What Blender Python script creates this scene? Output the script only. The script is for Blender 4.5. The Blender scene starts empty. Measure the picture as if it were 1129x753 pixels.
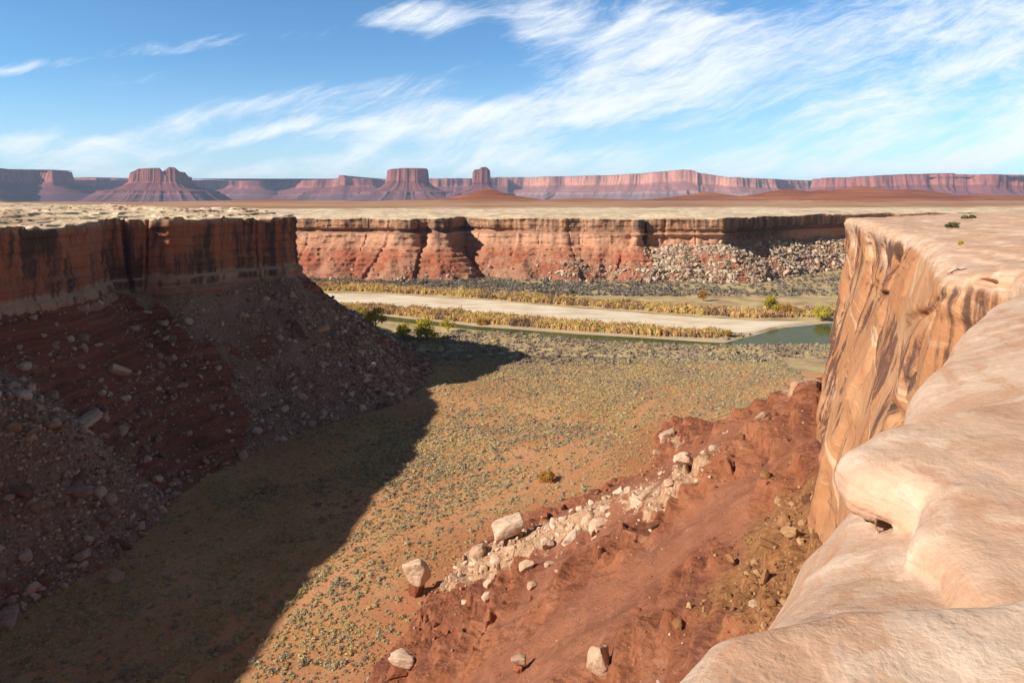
import bpy, math, random, time
import numpy as np
T0 = time.time()
def log(*a): print('[%.1fs]' % (time.time() - T0), *a, flush=True)
R = math.radians
rng = np.random.default_rng(7)
random.seed(7)
scene = bpy.context.scene
C = scene.collection

# ------------------------------------------------------------------ camera
FX, CX, YH, H = 753.0, 564.5, 216.0, 80.0      # pixels of the photograph, eye level row, eye height above the canyon floor
cam = bpy.data.cameras.new('camera'); camo = bpy.data.objects.new('camera', cam); C.objects.link(camo)
camo.location = (0, 0, H); camo.rotation_euler = (R(90), 0, 0)
cam.sensor_width = 36; cam.lens = 36 * FX / 1129; cam.shift_y = -(376.5 - YH) / 1129
cam.clip_start = 0.1; cam.clip_end = 60000
scene.camera = camo

# ------------------------------------------------------------------ sun and sky
SUN_AZ, SUN_EL = R(23.5), R(31.7)                   # light travels towards +X, turned SUN_AZ towards +Y
ld = np.array([math.cos(SUN_AZ) * math.cos(SUN_EL), math.sin(SUN_AZ) * math.cos(SUN_EL), -math.sin(SUN_EL)])
sun = bpy.data.lights.new('sun', 'SUN'); sun.energy = 5.0; sun.angle = R(0.53); sun.color = (1.0, 0.94, 0.865)
suno = bpy.data.objects.new('sun', sun); C.objects.link(suno)
from mathutils import Vector
suno.rotation_euler = Vector(ld).to_track_quat('-Z', 'Y').to_euler()
suno.location = (-100, -50, 200)
world = bpy.data.worlds.new('World'); scene.world = world; world.use_nodes = True
vs = scene.view_settings; vs.view_transform = 'Standard'; vs.look = 'None'; vs.gamma = 1; vs.use_curve_mapping = False
vs.exposure = 0.64
scene.cycles.max_bounces = 5; scene.cycles.diffuse_bounces = 3; scene.cycles.glossy_bounces = 2
scene.cycles.volume_bounces = 0; scene.cycles.use_denoising = True; scene.cycles.sample_clamp_indirect = 4
scene.cycles.transparent_max_bounces = 6

class NT:
    """tiny node expression helper"""
    def __init__(s, nt): s.nt = nt; s.n = nt.nodes; s.l = nt.links
    def node(s, t, ins=None, **kw):
        n = s.n.new(t)
        for k, v in kw.items(): setattr(n, k, v)
        for k, v in (ins or {}).items(): s.put(n.inputs[k], v)
        return n
    def put(s, sock, v):
        if isinstance(v, bpy.types.NodeSocket): s.l.new(v, sock)
        elif v is not None:
            if isinstance(v, (tuple, list)) and len(v) == 3 and sock.type == 'RGBA': v = (*v, 1)
            sock.default_value = v
    def m(s, op, a, b=None, c=None, clamp=False):
        n = s.node('ShaderNodeMath', operation=op, use_clamp=clamp)
        s.put(n.inputs[0], a)
        if b is not None: s.put(n.inputs[1], b)
        if c is not None: s.put(n.inputs[2], c)
        return n.outputs[0]
    def vm(s, op, a, b=None, sc=None):
        n = s.node('ShaderNodeVectorMath', operation=op); s.put(n.inputs[0], a)
        if b is not None: s.put(n.inputs[1], b)
        if sc is not None: s.put(n.inputs['Scale'], sc)
        return n.outputs[0]
    def sep(s, v): n = s.node('ShaderNodeSeparateXYZ', {0: v}); return n.outputs
    def comb(s, x, y, z): return s.node('ShaderNodeCombineXYZ', {0: x, 1: y, 2: z}).outputs[0]
    def noise(s, vec, scale=1, detail=4, rough=0.55, dist=0, lac=2.0):
        return s.node('ShaderNodeTexNoise', {'Vector': vec, 'Scale': scale, 'Detail': detail, 'Roughness': rough, 'Distortion': dist, 'Lacunarity': lac}).outputs[0]
    def vor(s, vec, scale=1, feature='F1', out=0, rand=1):
        return s.node('ShaderNodeTexVoronoi', {'Vector': vec, 'Scale': scale, 'Randomness': rand}, feature=feature).outputs[out]
    def mr(s, v, a, b, c=0.0, d=1.0, smooth=True):
        return s.node('ShaderNodeMapRange', {0: v, 1: a, 2: b, 3: c, 4: d}, interpolation_type='SMOOTHSTEP' if smooth else 'LINEAR').outputs[0]
    def ramp(s, f, stops, interp='LINEAR'):
        n = s.node('ShaderNodeValToRGB', {0: f}); cr = n.color_ramp; cr.interpolation = interp
        while len(cr.elements) < len(stops): cr.elements.new(0.5)
        for e, (p, c) in zip(cr.elements, stops): e.position = p; e.color = (*c, 1)
        return n.outputs[0]
    def mix(s, f, a, b, mode='MIX'):
        n = s.node('ShaderNodeMix', data_type='RGBA', blend_type=mode); s.put(n.inputs[0], f); s.put(n.inputs[6], a); s.put(n.inputs[7], b)
        return n.outputs[2]
    def attr(s, name): return s.node('ShaderNodeAttribute', attribute_name=name).outputs

# world: Nishita sky with high thin cirrus computed on the sky's own directions
w = NT(world.node_tree); w.n.clear()
sky = w.node('ShaderNodeTexSky', sky_type='NISHITA', sun_disc=False, sun_elevation=SUN_EL,
             sun_rotation=math.atan2(-ld[0], -ld[1]), altitude=1300, air_density=1.0, dust_density=0.4, ozone_density=2.2)
dirv = w.node('ShaderNodeTexCoord').outputs['Generated']
dx, dy, dz = w.sep(dirv)
zc = w.m('MAXIMUM', dz, 0.02)
u = w.m('DIVIDE', dx, w.m('ADD', zc, 0.03)); v = w.m('DIVIDE', dy, w.m('ADD', zc, 0.03))
SKY = dict(u=u, v=v, dx=dx, dy=dy, dz=dz)
def build_world():
    # angle-like coordinates of the sky: a = tangent to the right of north, e = tangent of elevation
    iy = w.m('DIVIDE', 1.0, w.m('MAXIMUM', dy, 0.05))
    a = w.m('MULTIPLY', dx, iy); e = w.m('MULTIPLY', dz, iy)
    av = w.comb(a, e, 0)
    wob = w.m('SUBTRACT', w.noise(av, 2.2, 4, 0.6), 0.5)
    # streak coordinates: cirrus rising to the right, fanned
    def streak(ang, sx, sy, seed, det=7, rough=0.62, dist=0.6):
        ca, sa = math.cos(ang), math.sin(ang)
        s1 = w.m('ADD', w.m('MULTIPLY', a, ca), w.m('MULTIPLY', e, sa))
        s2 = w.m('ADD', w.m('MULTIPLY', a, -sa), w.m('MULTIPLY', e, ca))
        s2 = w.m('ADD', s2, w.m('MULTIPLY', wob, 0.10))
        return w.noise(w.comb(w.m('MULTIPLY', s1, sx), w.m('MULTIPLY', s2, sy), seed), 1.0, det, rough, dist)
    def blob(a0, e0, ra, re, ang=0.0):
        ca, sa = math.cos(ang), math.sin(ang)
        da = w.m('SUBTRACT', a, a0); de = w.m('SUBTRACT', w.m('ADD', e, w.m('MULTIPLY', wob, 0.05)), e0)
        x = w.m('DIVIDE', w.m('ADD', w.m('MULTIPLY', da, ca), w.m('MULTIPLY', de, sa)), ra)
        y = w.m('DIVIDE', w.m('ADD', w.m('MULTIPLY', da, -sa), w.m('MULTIPLY', de, ca)), re)
        d = w.m('SQRT', w.m('ADD', w.m('MULTIPLY', x, x), w.m('MULTIPLY', y, y)))
        return w.mr(d, 1.55, 0.1)
    cov = None
    for b in SKY_BLOBS:
        k = w.m('MULTIPLY', blob(*b[:5]), b[5])
        cov = k if cov is None else w.m('ADD', cov, k)
    cov = w.m('MINIMUM', cov, 1.0)
    n1 = streak(R(16), 2.4, 10.0, 1.3, 8, 0.68, 0.9); n2 = streak(R(26), 4.0, 26.0, 4.1, 7, 0.72, 0.5); n3 = streak(R(10), 14, 60, 8.8, 5, 0.75, 0.4)
    tex = w.m('ADD', w.m('MULTIPLY', n1, 0.50), w.m('ADD', w.m('MULTIPLY', n2, 0.34), w.m('MULTIPLY', n3, 0.16)))
    tex = w.m('MULTIPLY', w.m('SUBTRACT', tex, 0.5), 2.6)
    dens = w.mr(w.m('ADD', w.m('MULTIPLY', tex, 1.25), w.m('MULTIPLY', cov, 0.70)), 0.26, 1.02)
    dens = w.m('MULTIPLY', dens, w.mr(cov, 0.0, 0.35))
    skycol = w.mix(1.0, sky.outputs[0], SKY_TINT, 'MULTIPLY')
    hz = w.m('MULTIPLY', w.mr(e, 0.22, -0.02), 0.42)
    skycol = w.mix(hz, skycol, HORIZON)
    col = w.mix(w.m('MULTIPLY', dens, CLOUD_MAX), skycol, CLOUD)
    col = w.mix(w.mr(dz, 0.30, 0.75), col, w.mix(1.0, sky.outputs[0], (0.52, 0.46, 0.40), 'MULTIPLY'))  # unseen sky above the view dimmed to lower the fill in shadows
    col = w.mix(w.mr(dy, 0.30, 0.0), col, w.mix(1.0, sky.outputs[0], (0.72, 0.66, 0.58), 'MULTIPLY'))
    below = w.mr(dz, 0.0, -0.03)
    col = w.mix(below, col, (1.8, 1.3, 1.0))
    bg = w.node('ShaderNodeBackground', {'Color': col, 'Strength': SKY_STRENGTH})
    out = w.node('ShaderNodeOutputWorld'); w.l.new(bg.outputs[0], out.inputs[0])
SKY_STRENGTH = 0.078
SKY_TINT = (0.74, 1.13, 1.34)
HORIZON = (6.8, 7.6, 8.6)
CLOUD = (8.8, 9.1, 9.5)
CLOUD_MAX = 0.88
def sb(px, py, rx, ry, ang, k): return ((px - CX) / FX, (YH - py) / FX, rx / FX, ry / FX, R(ang), k)
SKY_BLOBS = [sb(860, 75, 290, 85, 14, .95), sb(690, 35, 150, 65, -10, 0.85), sb(1080, 45, 170, 80, 8, 0.75), sb(1050, 125, 200, 34, 12, 0.7), sb(640, 115, 140, 30, 10, .55),
             sb(40, 165, 230, 34, -8, 1.0), sb(220, 128, 120, 16, 14, .85), sb(240, 152, 90, 12, 10, .7), sb(430, 145, 160, 40, 2, .8), sb(420, 95, 140, 18, 5, .55),
             sb(465, 22, 60, 26, -5, 0.9), sb(590, 180, 120, 22, 0, 0.6), sb(150, 88, 90, 12, 12, .5), sb(960, 178, 280, 24, 6, 0.95),
             sb(20, 75, 60, 9, 8, .45), sb(590, 30, 45, 22, 10, .6), sb(300, 40, 140, 16, 8, .45), sb(100, 60, 130, 12, 10, .5), sb(330, 190, 260, 16, 2, .55), sb(1080, 150, 140, 30, 8, .7)]
build_world()
log('world')

# ------------------------------------------------------------------ numeric helpers
def P(px, py, z=0.0):
    Y = (H - z) * FX / (py - YH); return ((px - CX) / FX * Y, Y)
def Wp(px, Y): return ((px - CX) / FX * Y, Y)
_V = rng.random((64, 64, 64), dtype=np.float32) * 2 - 1
_V = _V.ravel()
def vn(x, y, z):
    x = np.asarray(x, np.float32); y = np.asarray(y, np.float32); z = np.asarray(z, np.float32)
    x, y, z = np.broadcast_arrays(x, y, z)
    xf = np.floor(x); yf = np.floor(y); zf = np.floor(z)
    fx = x - xf; fy = y - yf; fz = z - zf
    xi = xf.astype(np.int32); yi = yf.astype(np.int32); zi = zf.astype(np.int32)
    fx = fx * fx * (3 - 2 * fx); fy = fy * fy * (3 - 2 * fy); fz = fz * fz * (3 - 2 * fz)
    x0 = (xi & 63) << 12; x1 = ((xi + 1) & 63) << 12; y0 = (yi & 63) << 6; y1 = ((yi + 1) & 63) << 6; z0 = zi & 63; z1 = (zi + 1) & 63
    def L(a, b, t): return a + (b - a) * t
    a = L(L(_V[x0 + y0 + z0], _V[x1 + y0 + z0], fx), L(_V[x0 + y1 + z0], _V[x1 + y1 + z0], fx), fy)
    b = L(L(_V[x0 + y0 + z1], _V[x1 + y0 + z1], fx), L(_V[x0 + y1 + z1], _V[x1 + y1 + z1], fx), fy)
    return L(a, b, fz)
def fbm(x, y, z, sc, oct=4, seed=0, gain=0.5):
    """fractal noise about -1..1; sc = wavelength"""
    x = np.asarray(x, np.float32) / sc + seed * 7.31; y = np.asarray(y, np.float32) / sc + seed * 3.77; z = np.asarray(z, np.float32) / sc + seed * 5.13
    r = 0; a = 1.0; t = 0
    for i in range(oct):
        r = r + a * vn(x, y, z); t += a; a *= gain
        x, y, z = (0.8 * x - 0.6 * y) * 2.03 + 11.3, (0.6 * x + 0.8 * y) * 2.03 + 4.7, z * 2.03 + 9.1
    return r / t * 1.5
def ridged(x, y, z, sc, oct=4, seed=0):
    x = np.asarray(x, np.float32) / sc + seed * 7.31; y = np.asarray(y, np.float32) / sc + seed * 3.77; z = np.asarray(z, np.float32) / sc + seed * 5.13
    r = 0; a = 1.0; t = 0
    for i in range(oct):
        r = r + a * (1 - 2 * np.abs(vn(x, y, z))); t += a; a *= 0.5
        x, y, z = (0.8 * x - 0.6 * y) * 2.03 + 11.3, (0.6 * x + 0.8 * y) * 2.03 + 4.7, z * 2.03 + 9.1
    return r / t
def sstep(a, b, x):
    t = np.clip((x - a) / (b - a), 0, 1); return t * t * (3 - 2 * t)
def smin(a, b, k):
    h = np.clip(0.5 + 0.5 * (b - a) / k, 0, 1); return b * (1 - h) + a * h - k * h * (1 - h)
def smax(a, b, k): return -smin(-a, -b, k)
def dist_pl(x, y, pl, closed=False):
    """unsigned distance, arc position"""
    pl = np.asarray(pl, float); n = len(pl); best = np.full(np.shape(x), 1e9); arc = np.zeros(np.shape(x)); s0 = 0
    for i in range(n if closed else n - 1):
        a = pl[i]; b = pl[(i + 1) % n]; d = b - a; L = math.hypot(*d) + 1e-9
        t = np.clip(((x - a[0]) * d[0] + (y - a[1]) * d[1]) / L / L, 0, 1)
        q = np.hypot(x - a[0] - t * d[0], y - a[1] - t * d[1])
        m = q < best; best = np.where(m, q, best); arc = np.where(m, s0 + t * L, arc); s0 += L
    return best, arc
def inside(x, y, pl):
    pl = np.asarray(pl, float); c = np.zeros(np.shape(x), bool); n = len(pl)
    for i in range(n):
        x1, y1 = pl[i]; x2, y2 = pl[(i + 1) % n]
        if y1 == y2: continue
        c ^= ((y1 > y) != (y2 > y)) & (x < (x2 - x1) * (y - y1) / (y2 - y1) + x1)
    return c
def sdf(x, y, pl):
    """positive inside"""
    d, a = dist_pl(x, y, pl, True); return np.where(inside(x, y, pl), d, -d), a
def smooth_pl(pl, it=2, closed=False):
    pl = [np.array(p, float) for p in pl]
    for _ in range(it):
        o = [] if closed else [pl[0]]
        n = len(pl)
        for i in range(n if closed else n - 1):
            a, b = pl[i], pl[(i + 1) % n]; o += [a * .75 + b * .25, a * .25 + b * .75]
        if not closed: o.append(pl[-1])
        pl = o
    return pl

def mesh_np(name, V, F, smooth=True, attrs=None):
    V = np.asarray(V, np.float32); F = np.asarray(F, np.int32); k = F.shape[1]
    me = bpy.data.meshes.new(name)
    me.vertices.add(len(V)); me.vertices.foreach_set('co', V.ravel())
    me.loops.add(F.size); me.loops.foreach_set('vertex_index', F.ravel())
    me.polygons.add(len(F)); me.polygons.foreach_set('loop_start', np.arange(0, F.size, k, dtype=np.int32))
    me.polygons.foreach_set('use_smooth', np.full(len(F), smooth))
    for an, av in (attrs or {}).items():
        at = me.attributes.new(an, 'FLOAT', 'POINT'); at.data.foreach_set('value', np.asarray(av, np.float32))
    me.update(calc_edges=True)
    return me
def obj(name, me, mat=None, parent=None, kind=None, label=None, cat=None, group=None, loc=None):
    o = bpy.data.objects.new(name, me); C.objects.link(o)
    if mat is not None and me is not None and not me.materials: me.materials.append(mat)
    if parent: o.parent = parent
    if kind: o['kind'] = kind
    if label: o['label'] = label
    if cat: o['category'] = cat
    if group: o['group'] = group
    if loc is not None: o.location = loc
    return o
def surface_nets(f, warp):
    s = f > 0
    c = np.zeros(tuple(n - 1 for n in f.shape), np.uint8)
    for i in (0, 1):
        for j in (0, 1):
            for k in (0, 1):
                c += s[i:f.shape[0] - 1 + i, j:f.shape[1] - 1 + j, k:f.shape[2] - 1 + k]
    act = (c > 0) & (c < 8); I = np.argwhere(act); idm = np.full(act.shape, -1, np.int32); idm[act] = np.arange(len(I))
    cor = {}
    for i in (0, 1):
        for j in (0, 1):
            for k in (0, 1): cor[i, j, k] = f[I[:, 0] + i, I[:, 1] + j, I[:, 2] + k]
    acc = np.zeros((len(I), 3)); cnt = np.zeros(len(I))
    ks = list(cor)
    for a in ks:
        for ax in range(3):
            if a[ax]: continue
            b = list(a); b[ax] = 1; b = tuple(b); fa, fb = cor[a], cor[b]
            m = (fa > 0) != (fb > 0); t = np.where(m, fa / np.where(m, fa - fb, 1), 0)
            p = np.zeros((len(I), 3)); p[:] = a; p[:, ax] += t
            acc += p * m[:, None]; cnt += m
    V = warp(I + acc / cnt[:, None])
    Fs = []
    for ax in range(3):
        b1, b2 = [(1, 2), (2, 0), (0, 1)][ax]
        sl0 = [slice(None)] * 3; sl1 = [slice(None)] * 3; sl0[ax] = slice(0, -1); sl1[ax] = slice(1, None)
        A, B = s[tuple(sl0)], s[tuple(sl1)]
        E = np.argwhere(A != B)
        ok = (E[:, b1] > 0) & (E[:, b2] > 0) & (E[:, b1] < f.shape[b1] - 1) & (E[:, b2] < f.shape[b2] - 1)
        E = E[ok]
        if not len(E): continue
        pos = A[tuple(E.T)]
        q = []
        for o1, o2 in ((1, 1), (0, 1), (0, 0), (1, 0)):
            e = E.copy(); e[:, b1] -= o1; e[:, b2] -= o2; q.append(idm[tuple(e.T)])
        q = np.stack(q, 1); q[~pos] = q[~pos][:, ::-1]
        Fs.append(q)
    return V, np.concatenate(Fs)
def grid_faces(nx, ny):
    i = np.arange((nx - 1))[:, None] * ny + np.arange(ny - 1)[None]; i = i.ravel()
    return np.stack([i, i + ny, i + ny + 1, i + 1], 1)

# ------------------------------------------------------------------ plan of the place
RIM_L = [(-600, 60), (-160, 40), (-154, 65), (-150, 95), (-146, 129), (-139, 160), (-136, 182), (-134, 200), (-134, 213), (-139, 226), (-139.5, 238), (-133, 246),
         (-125, 249), (-117, 259), (-110, 273), (-103, 281), (-96, 286), (-93, 292), (-99, 303), (-117, 317), (-133, 325), (-155, 333), (-200, 378), (-272, 455), (-470, 625), (-900, 900), (-1200, 500)]
BASE_L = [(-220, -40), (-165, 0), (-157, 40), (-151, 65), (-147, 95), (-143, 129), (-136, 160), (-133, 182), (-131, 200), (-131, 213), (-135, 226), (-135.5, 238), (-130, 243),
          (-122, 246), (-114, 256), (-107, 270), (-100, 278), (-92, 283), (-88, 292), (-96, 306), (-115, 321), (-132, 330), (-155, 338), (-200, 384), (-300, 490)]
TOE_L = [(-130, -60), (-100, 0), (-98, 60), P(-60, 770), P(0, 690), P(60, 655), P(130, 618), P(160, 590), P(190, 552), P(230, 522), P(280, 500), P(340, 476),
         P(400, 458), P(440, 444), P(468, 426), (-36, 324), (-39, 337), (-60, 358), (-92, 374), (-130, 388), (-200, 440), (-300, 560)]
BASE_R = [(-60, -120), (-22, -50), (3, 2), (16, 32), (28.5, 60), (36, 80), (44.6, 100), (49, 109), (58, 114), (75, 120), (120, 138), (260, 170)]
TOE_R = [(-110, -120), (-60, -40), (-36, 40), (-27, 85), P(410, 753), P(438, 720), P(470, 672), P(500, 625), P(540, 594), P(620, 566), P(700, 548), P(718, 520), P(724, 492), (46, 222), (52, 236),
         (64, 234), (90, 226), (140, 230), (260, 260)]
RIVER = [P(-300, 347, -1), P(330, 343, -1), P(420, 346, -1), P(520, 357, -1), P(640, 366, -1), P(740, 372, -1), P(800, 376, -1), P(826, 371, -1), P(870, 361, -1), P(915, 354, -1), P(1000, 348, -1), P(1300, 335, -1),
         P(1300, 380, -1), P(1000, 381, -1), P(915, 380, -1), P(800, 382, -1), P(700, 380, -1), P(640, 376, -1), P(540, 366, -1), P(450, 357, -1), P(400, 352, -1), P(330, 348, -1), P(-300, 352, -1)]
SAND = [P(-300, 318), P(330, 321), P(372, 322), P(420, 322.5), P(500, 327), P(560, 331), P(640, 338), P(760, 347), P(830, 351), P(915, 352), P(1000, 350), P(1300, 338),
        P(1300, 345), P(1000, 351), P(915, 355), P(860, 361), P(826, 370), P(800, 377), P(740, 373), P(640, 367), P(520, 358), P(420, 347), P(330, 344), P(-300, 347)]
BELT_NEAR = [P(-300, 337), P(330, 336), P(400, 337), P(500, 344), P(640, 356), P(700, 361.5), P(780, 366.5), P(808, 370), P(780, 372), P(700, 368), P(640, 364), P(520, 355), P(420, 345), P(330, 342), P(-300, 345)]
BELT_FAR = [P(-300, 311), P(330, 313), P(400, 315), P(500, 321), P(640, 330), P(760, 339), P(830, 343), P(1000, 343), P(1300, 333), P(1300, 337), P(1000, 349), P(830, 350), P(760, 346), P(640, 337), P(500, 326), P(400, 321), P(330, 320), P(-300, 316)]

def floor_h(x, y):
    z = 0.5 * fbm(x, y, 0, 60, 3, 1) + 0.12 * fbm(x, y, 0, 7, 3, 2)
    far = (y > 330) & (y < 640)
    if np.any(far):
        d, _ = sdf(x[far], y[far], RIVER); z = z.copy() if hasattr(z, 'copy') else z
        d2, _ = sdf(x[far], y[far], SAND)
        zz = z[far] * 0.4
        zz = np.where(d2 > -4, zz * 0 + -0.35 - 0.25 * sstep(-4, 0, d2), zz)
        zz = zz * (1 - sstep(-3, 2, d)) - 2.4 * sstep(-3, 2, d)
        z[far] = zz
    return z
def terr(z, step, sharp, mask):
    q = z / step; fl = np.floor(q); fr = q - fl
    return z + mask * step * ((sstep(0.5 - sharp, 0.5 + sharp, fr)) - fr)
FAN = [(-150, 128), (-126, 150), (-104, 163), (-88, 168)]
GULLY = [(-150, 240), (-128, 222), (-106, 202), (-90, 192)]
def left_h(x, y, detail=True):
    dB, sB = dist_pl(x, y, BASE_L); dT, sT = dist_pl(x, y, TOE_L)
    out = ~inside(x, y, TOE_L + [(-900, 560), (-900, -60)])
    t = dB / (dB + dT + 1e-6)
    inn = inside(x, y, BASE_L + [(-900, 490), (-900, -40)])
    g = 1 - t
    zb = 45.5 + 3.0 * sstep(245, 205, y)
    z = zb * (0.80 * g + 0.20 * g * g)
    fan, fs = dist_pl(x, y, FAN); gul, gs = dist_pl(x, y, GULLY)
    mid = np.sin(np.clip(t, 0, 1) * math.pi)
    z = z + 7.5 * np.exp(-(fan / 13) ** 2) * mid - 4.5 * np.exp(-(gul / 14) ** 2) * mid
    # down-slope ribs
    rib = fbm(sB / 1.0, dB * 0.25, 0, 16, 4, 5)
    z = z + 2.6 * rib * mid
    if detail:
        red = red_mask_left(x, y, z, t, sB)
        zz = z + 0.8 * fbm(x, y, 0, 11, 4, 31) + 0.7 * np.sin(z * 1.3 + 1) + .5 * np.sin(z * .61)
        z = z + (terr(zz, 2.7, 0.22, .8 * red * sstep(-.35, .45, fbm(x, y, z, 10, 4, 33))) - zz) + 0.9 * red * fbm(x, y, z * 2, 5, 3, 8)
        z = z + (1 - red) * (0.55 * fbm(x, y, 0, 4.5, 4, 9) + 0.35 * ridged(x, y, 0, 2.2, 2, 12))
    z = np.where(inn, zb + np.minimum(0.3 * dB, 2.0), z)
    z = np.where(out, -0.35 * dT - 0.05, z)
    return z
def red_mask_left(x, y, z, t, sB):
    gul, _ = dist_pl(x, y, [(-138, 226), (-118, 212), (-98, 196), (-88, 192)])
    m = np.exp(-(gul / 21) ** 2) * 1.15 + .75 * sstep(255, 205, y + 16 * fbm(x, y, z, 15, 4, 23)) * sstep(0.95, .6, t)
    m = m + 0.75 * sstep(0.45, 0.62, t) * (1 - sstep(0.90, 0.97, t)) * sstep(0.3, -0.2, fbm(sB, 0, 0, 34, 3, 17)) * sstep(240, 270, y) + .7 * sstep(282, 296, y)
    m = m + 0.9 * sstep(0.15, 0.05, np.abs(t - 0.16)) * sstep(285, 300, y)
    tip = np.hypot(x + 44, y - 316)
    m = m + 0.9 * sstep(34, 16, tip)
    m = m + 1.0 * fbm(x * 1.0, y, z, 20, 5, 21) - 0.05 - .5 * sstep(.0, .6, fbm(sB + 5 * fbm(x, y, 0, 12, 3, 25), t * 22, 0, 10, 4, 24))
    fan, _ = dist_pl(x, y, FAN); m = m - 1.2 * np.exp(-(fan / 16) ** 2)
    return sstep(0.2, 0.75, m)
DEBRIS = []   # filled after first pass: crest of the pale debris ridge
KNOBS = []
def rough_mask(x, y, dT):
    k = 0
    for a, b, w_ in KNOBS: k = np.maximum(k, np.exp(-(np.hypot(x - a, y - b) / w_) ** 2))
    return np.clip(sstep(0.0, 0.5, fbm(x, y, 0, 22, 3, 51) + 0.9 * sstep(30, 6, dT) - 0.15) + 1.3 * k, 0, 1.5)
def right_h(x, y, detail=True):
    dB, sB = dist_pl(x, y, BASE_R); dT, sT = dist_pl(x, y, TOE_R)
    t = dB / (dB + dT + 1e-6); g = 1 - t
    inn = ~inside(x, y, BASE_R + [(260, 900), (-900, 900), (-900, -120)])
    out = inside(x, y, TOE_R + [(260, 900), (-900, 900), (-900, -120)])
    z = 50 * (0.86 * g + 0.14 * g * g)
    mid = np.sin(np.clip(t, 0, 1) * math.pi)
    cr, _ = dist_pl(x, y, [(46, 103), (50, 140), (48, 180), (50, 225)])
    z = z + 5.0 * np.exp(-(cr / 14) ** 2) * mid
    z = z + 2.0 * mid * fbm(sB, dB * 0.5, 0, 24, 4, 41)
    if len(DEBRIS):
        d, s = dist_pl(x, y, DEBRIS)
        z = z + 2.4 * np.exp(-(d / 6.5) ** 2) * np.clip(mid * 1.6, 0, 1)
    if detail:
        bank = sstep(10, 2.0, dT)
        z = z + (1 - bank) * 0
        z = z + 1.7 * sstep(0.0, 4.0, dT) * sstep(26, 6, dT) * (0.55 + 0.6 * fbm(x, y, 0, 12, 3, 44))
        rough = rough_mask(x, y, dT)
        z = z + (0.42 + 1.0 * rough) * 1.25 * fbm(x, y, z, 8, 5, 45, 0.55) + (.30 + rough) * 0.9 * ridged(x, y, z, 3.6, 4, 46)
        zz = z + 1.4 * fbm(x, y, 0, 11, 3, 47)
        z = z + (terr(zz, 2.6, 0.10, .12 + 0.6 * rough) - zz)
        z = z + 0.9 * ridged(sB, dB * 0.15, 0, 9, 4, 48) * mid
    z = np.where(inn, 50 + np.minimum(0.2 * dB, 2.0), z)
    z = np.where(out, -0.4 * dT - 0.05, z)
    return z
def ray_hit(px, py, hf, y0=20, y1=700, step=0.5):
    Ys = np.arange(y0, y1, step); X = (px - CX) / FX * Ys; Z = H - (py - YH) / FX * Ys
    h = hf(X, Ys); m = np.nonzero(Z <= h)[0]
    if not len(m): return None
    i = m[0]; return X[i], Ys[i], float(h[i])
def ground_h(x, y, detail=True):
    return np.maximum(np.maximum(floor_h(x, y), left_h(x, y, detail)), right_h(x, y, detail))
_d = [ray_hit(px, py, lambda a, b: right_h(a, b, False), 40, 300) for px, py in ((745, 545), (690, 560), (640, 582), (590, 605), (540, 632), (500, 648))]
DEBRIS = [(p[0], p[1]) for p in _d if p]
for px_, py_, w_ in ((690, 600, 4), (706, 588, 4), (625, 640, 3), (860, 480, 7), (880, 470, 7), (835, 478, 5), (478, 655, 6), (470, 690, 6), (745, 535, 5), (760, 640, 4), (700, 730, 4), (870, 525, 5), (800, 520, 4)):
    p = ray_hit(px_, py_, lambda a, b: right_h(a, b, False), 30, 300)
    if p: KNOBS.append((p[0], p[1], w_))
log('debris', [tuple(round(float(c), 1) for c in p) for p in DEBRIS])

# ------------------------------------------------------------------ materials
def new_mat(name):
    m = bpy.data.materials.new(name); m.use_nodes = True; n = NT(m.node_tree); n.n.clear(); return m, n
def finish(n, col, rough=0.9, bump=None, spec=0.15, extra=None):
    b = n.node('ShaderNodeBsdfPrincipled', {'Base Color': col, 'Roughness': rough, 'Specular IOR Level': spec, **(extra or {})})
    if bump is not None: n.l.new(bump, b.inputs['Normal'])
    o = n.node('ShaderNodeOutputMaterial'); n.l.new(b.outputs[0], o.inputs[0])
def bumpn(n, h, dist, strength=1.0, prev=None):
    return n.node('ShaderNodeBump', {'Height': h, 'Distance': dist, 'Strength': strength, 'Normal': prev}).outputs[0]
def pos(n): return n.node('ShaderNodeTexCoord').outputs['Object']
def nz(n): return n.sep(n.node('ShaderNodeNewGeometry').outputs['Normal'])[2]

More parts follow.
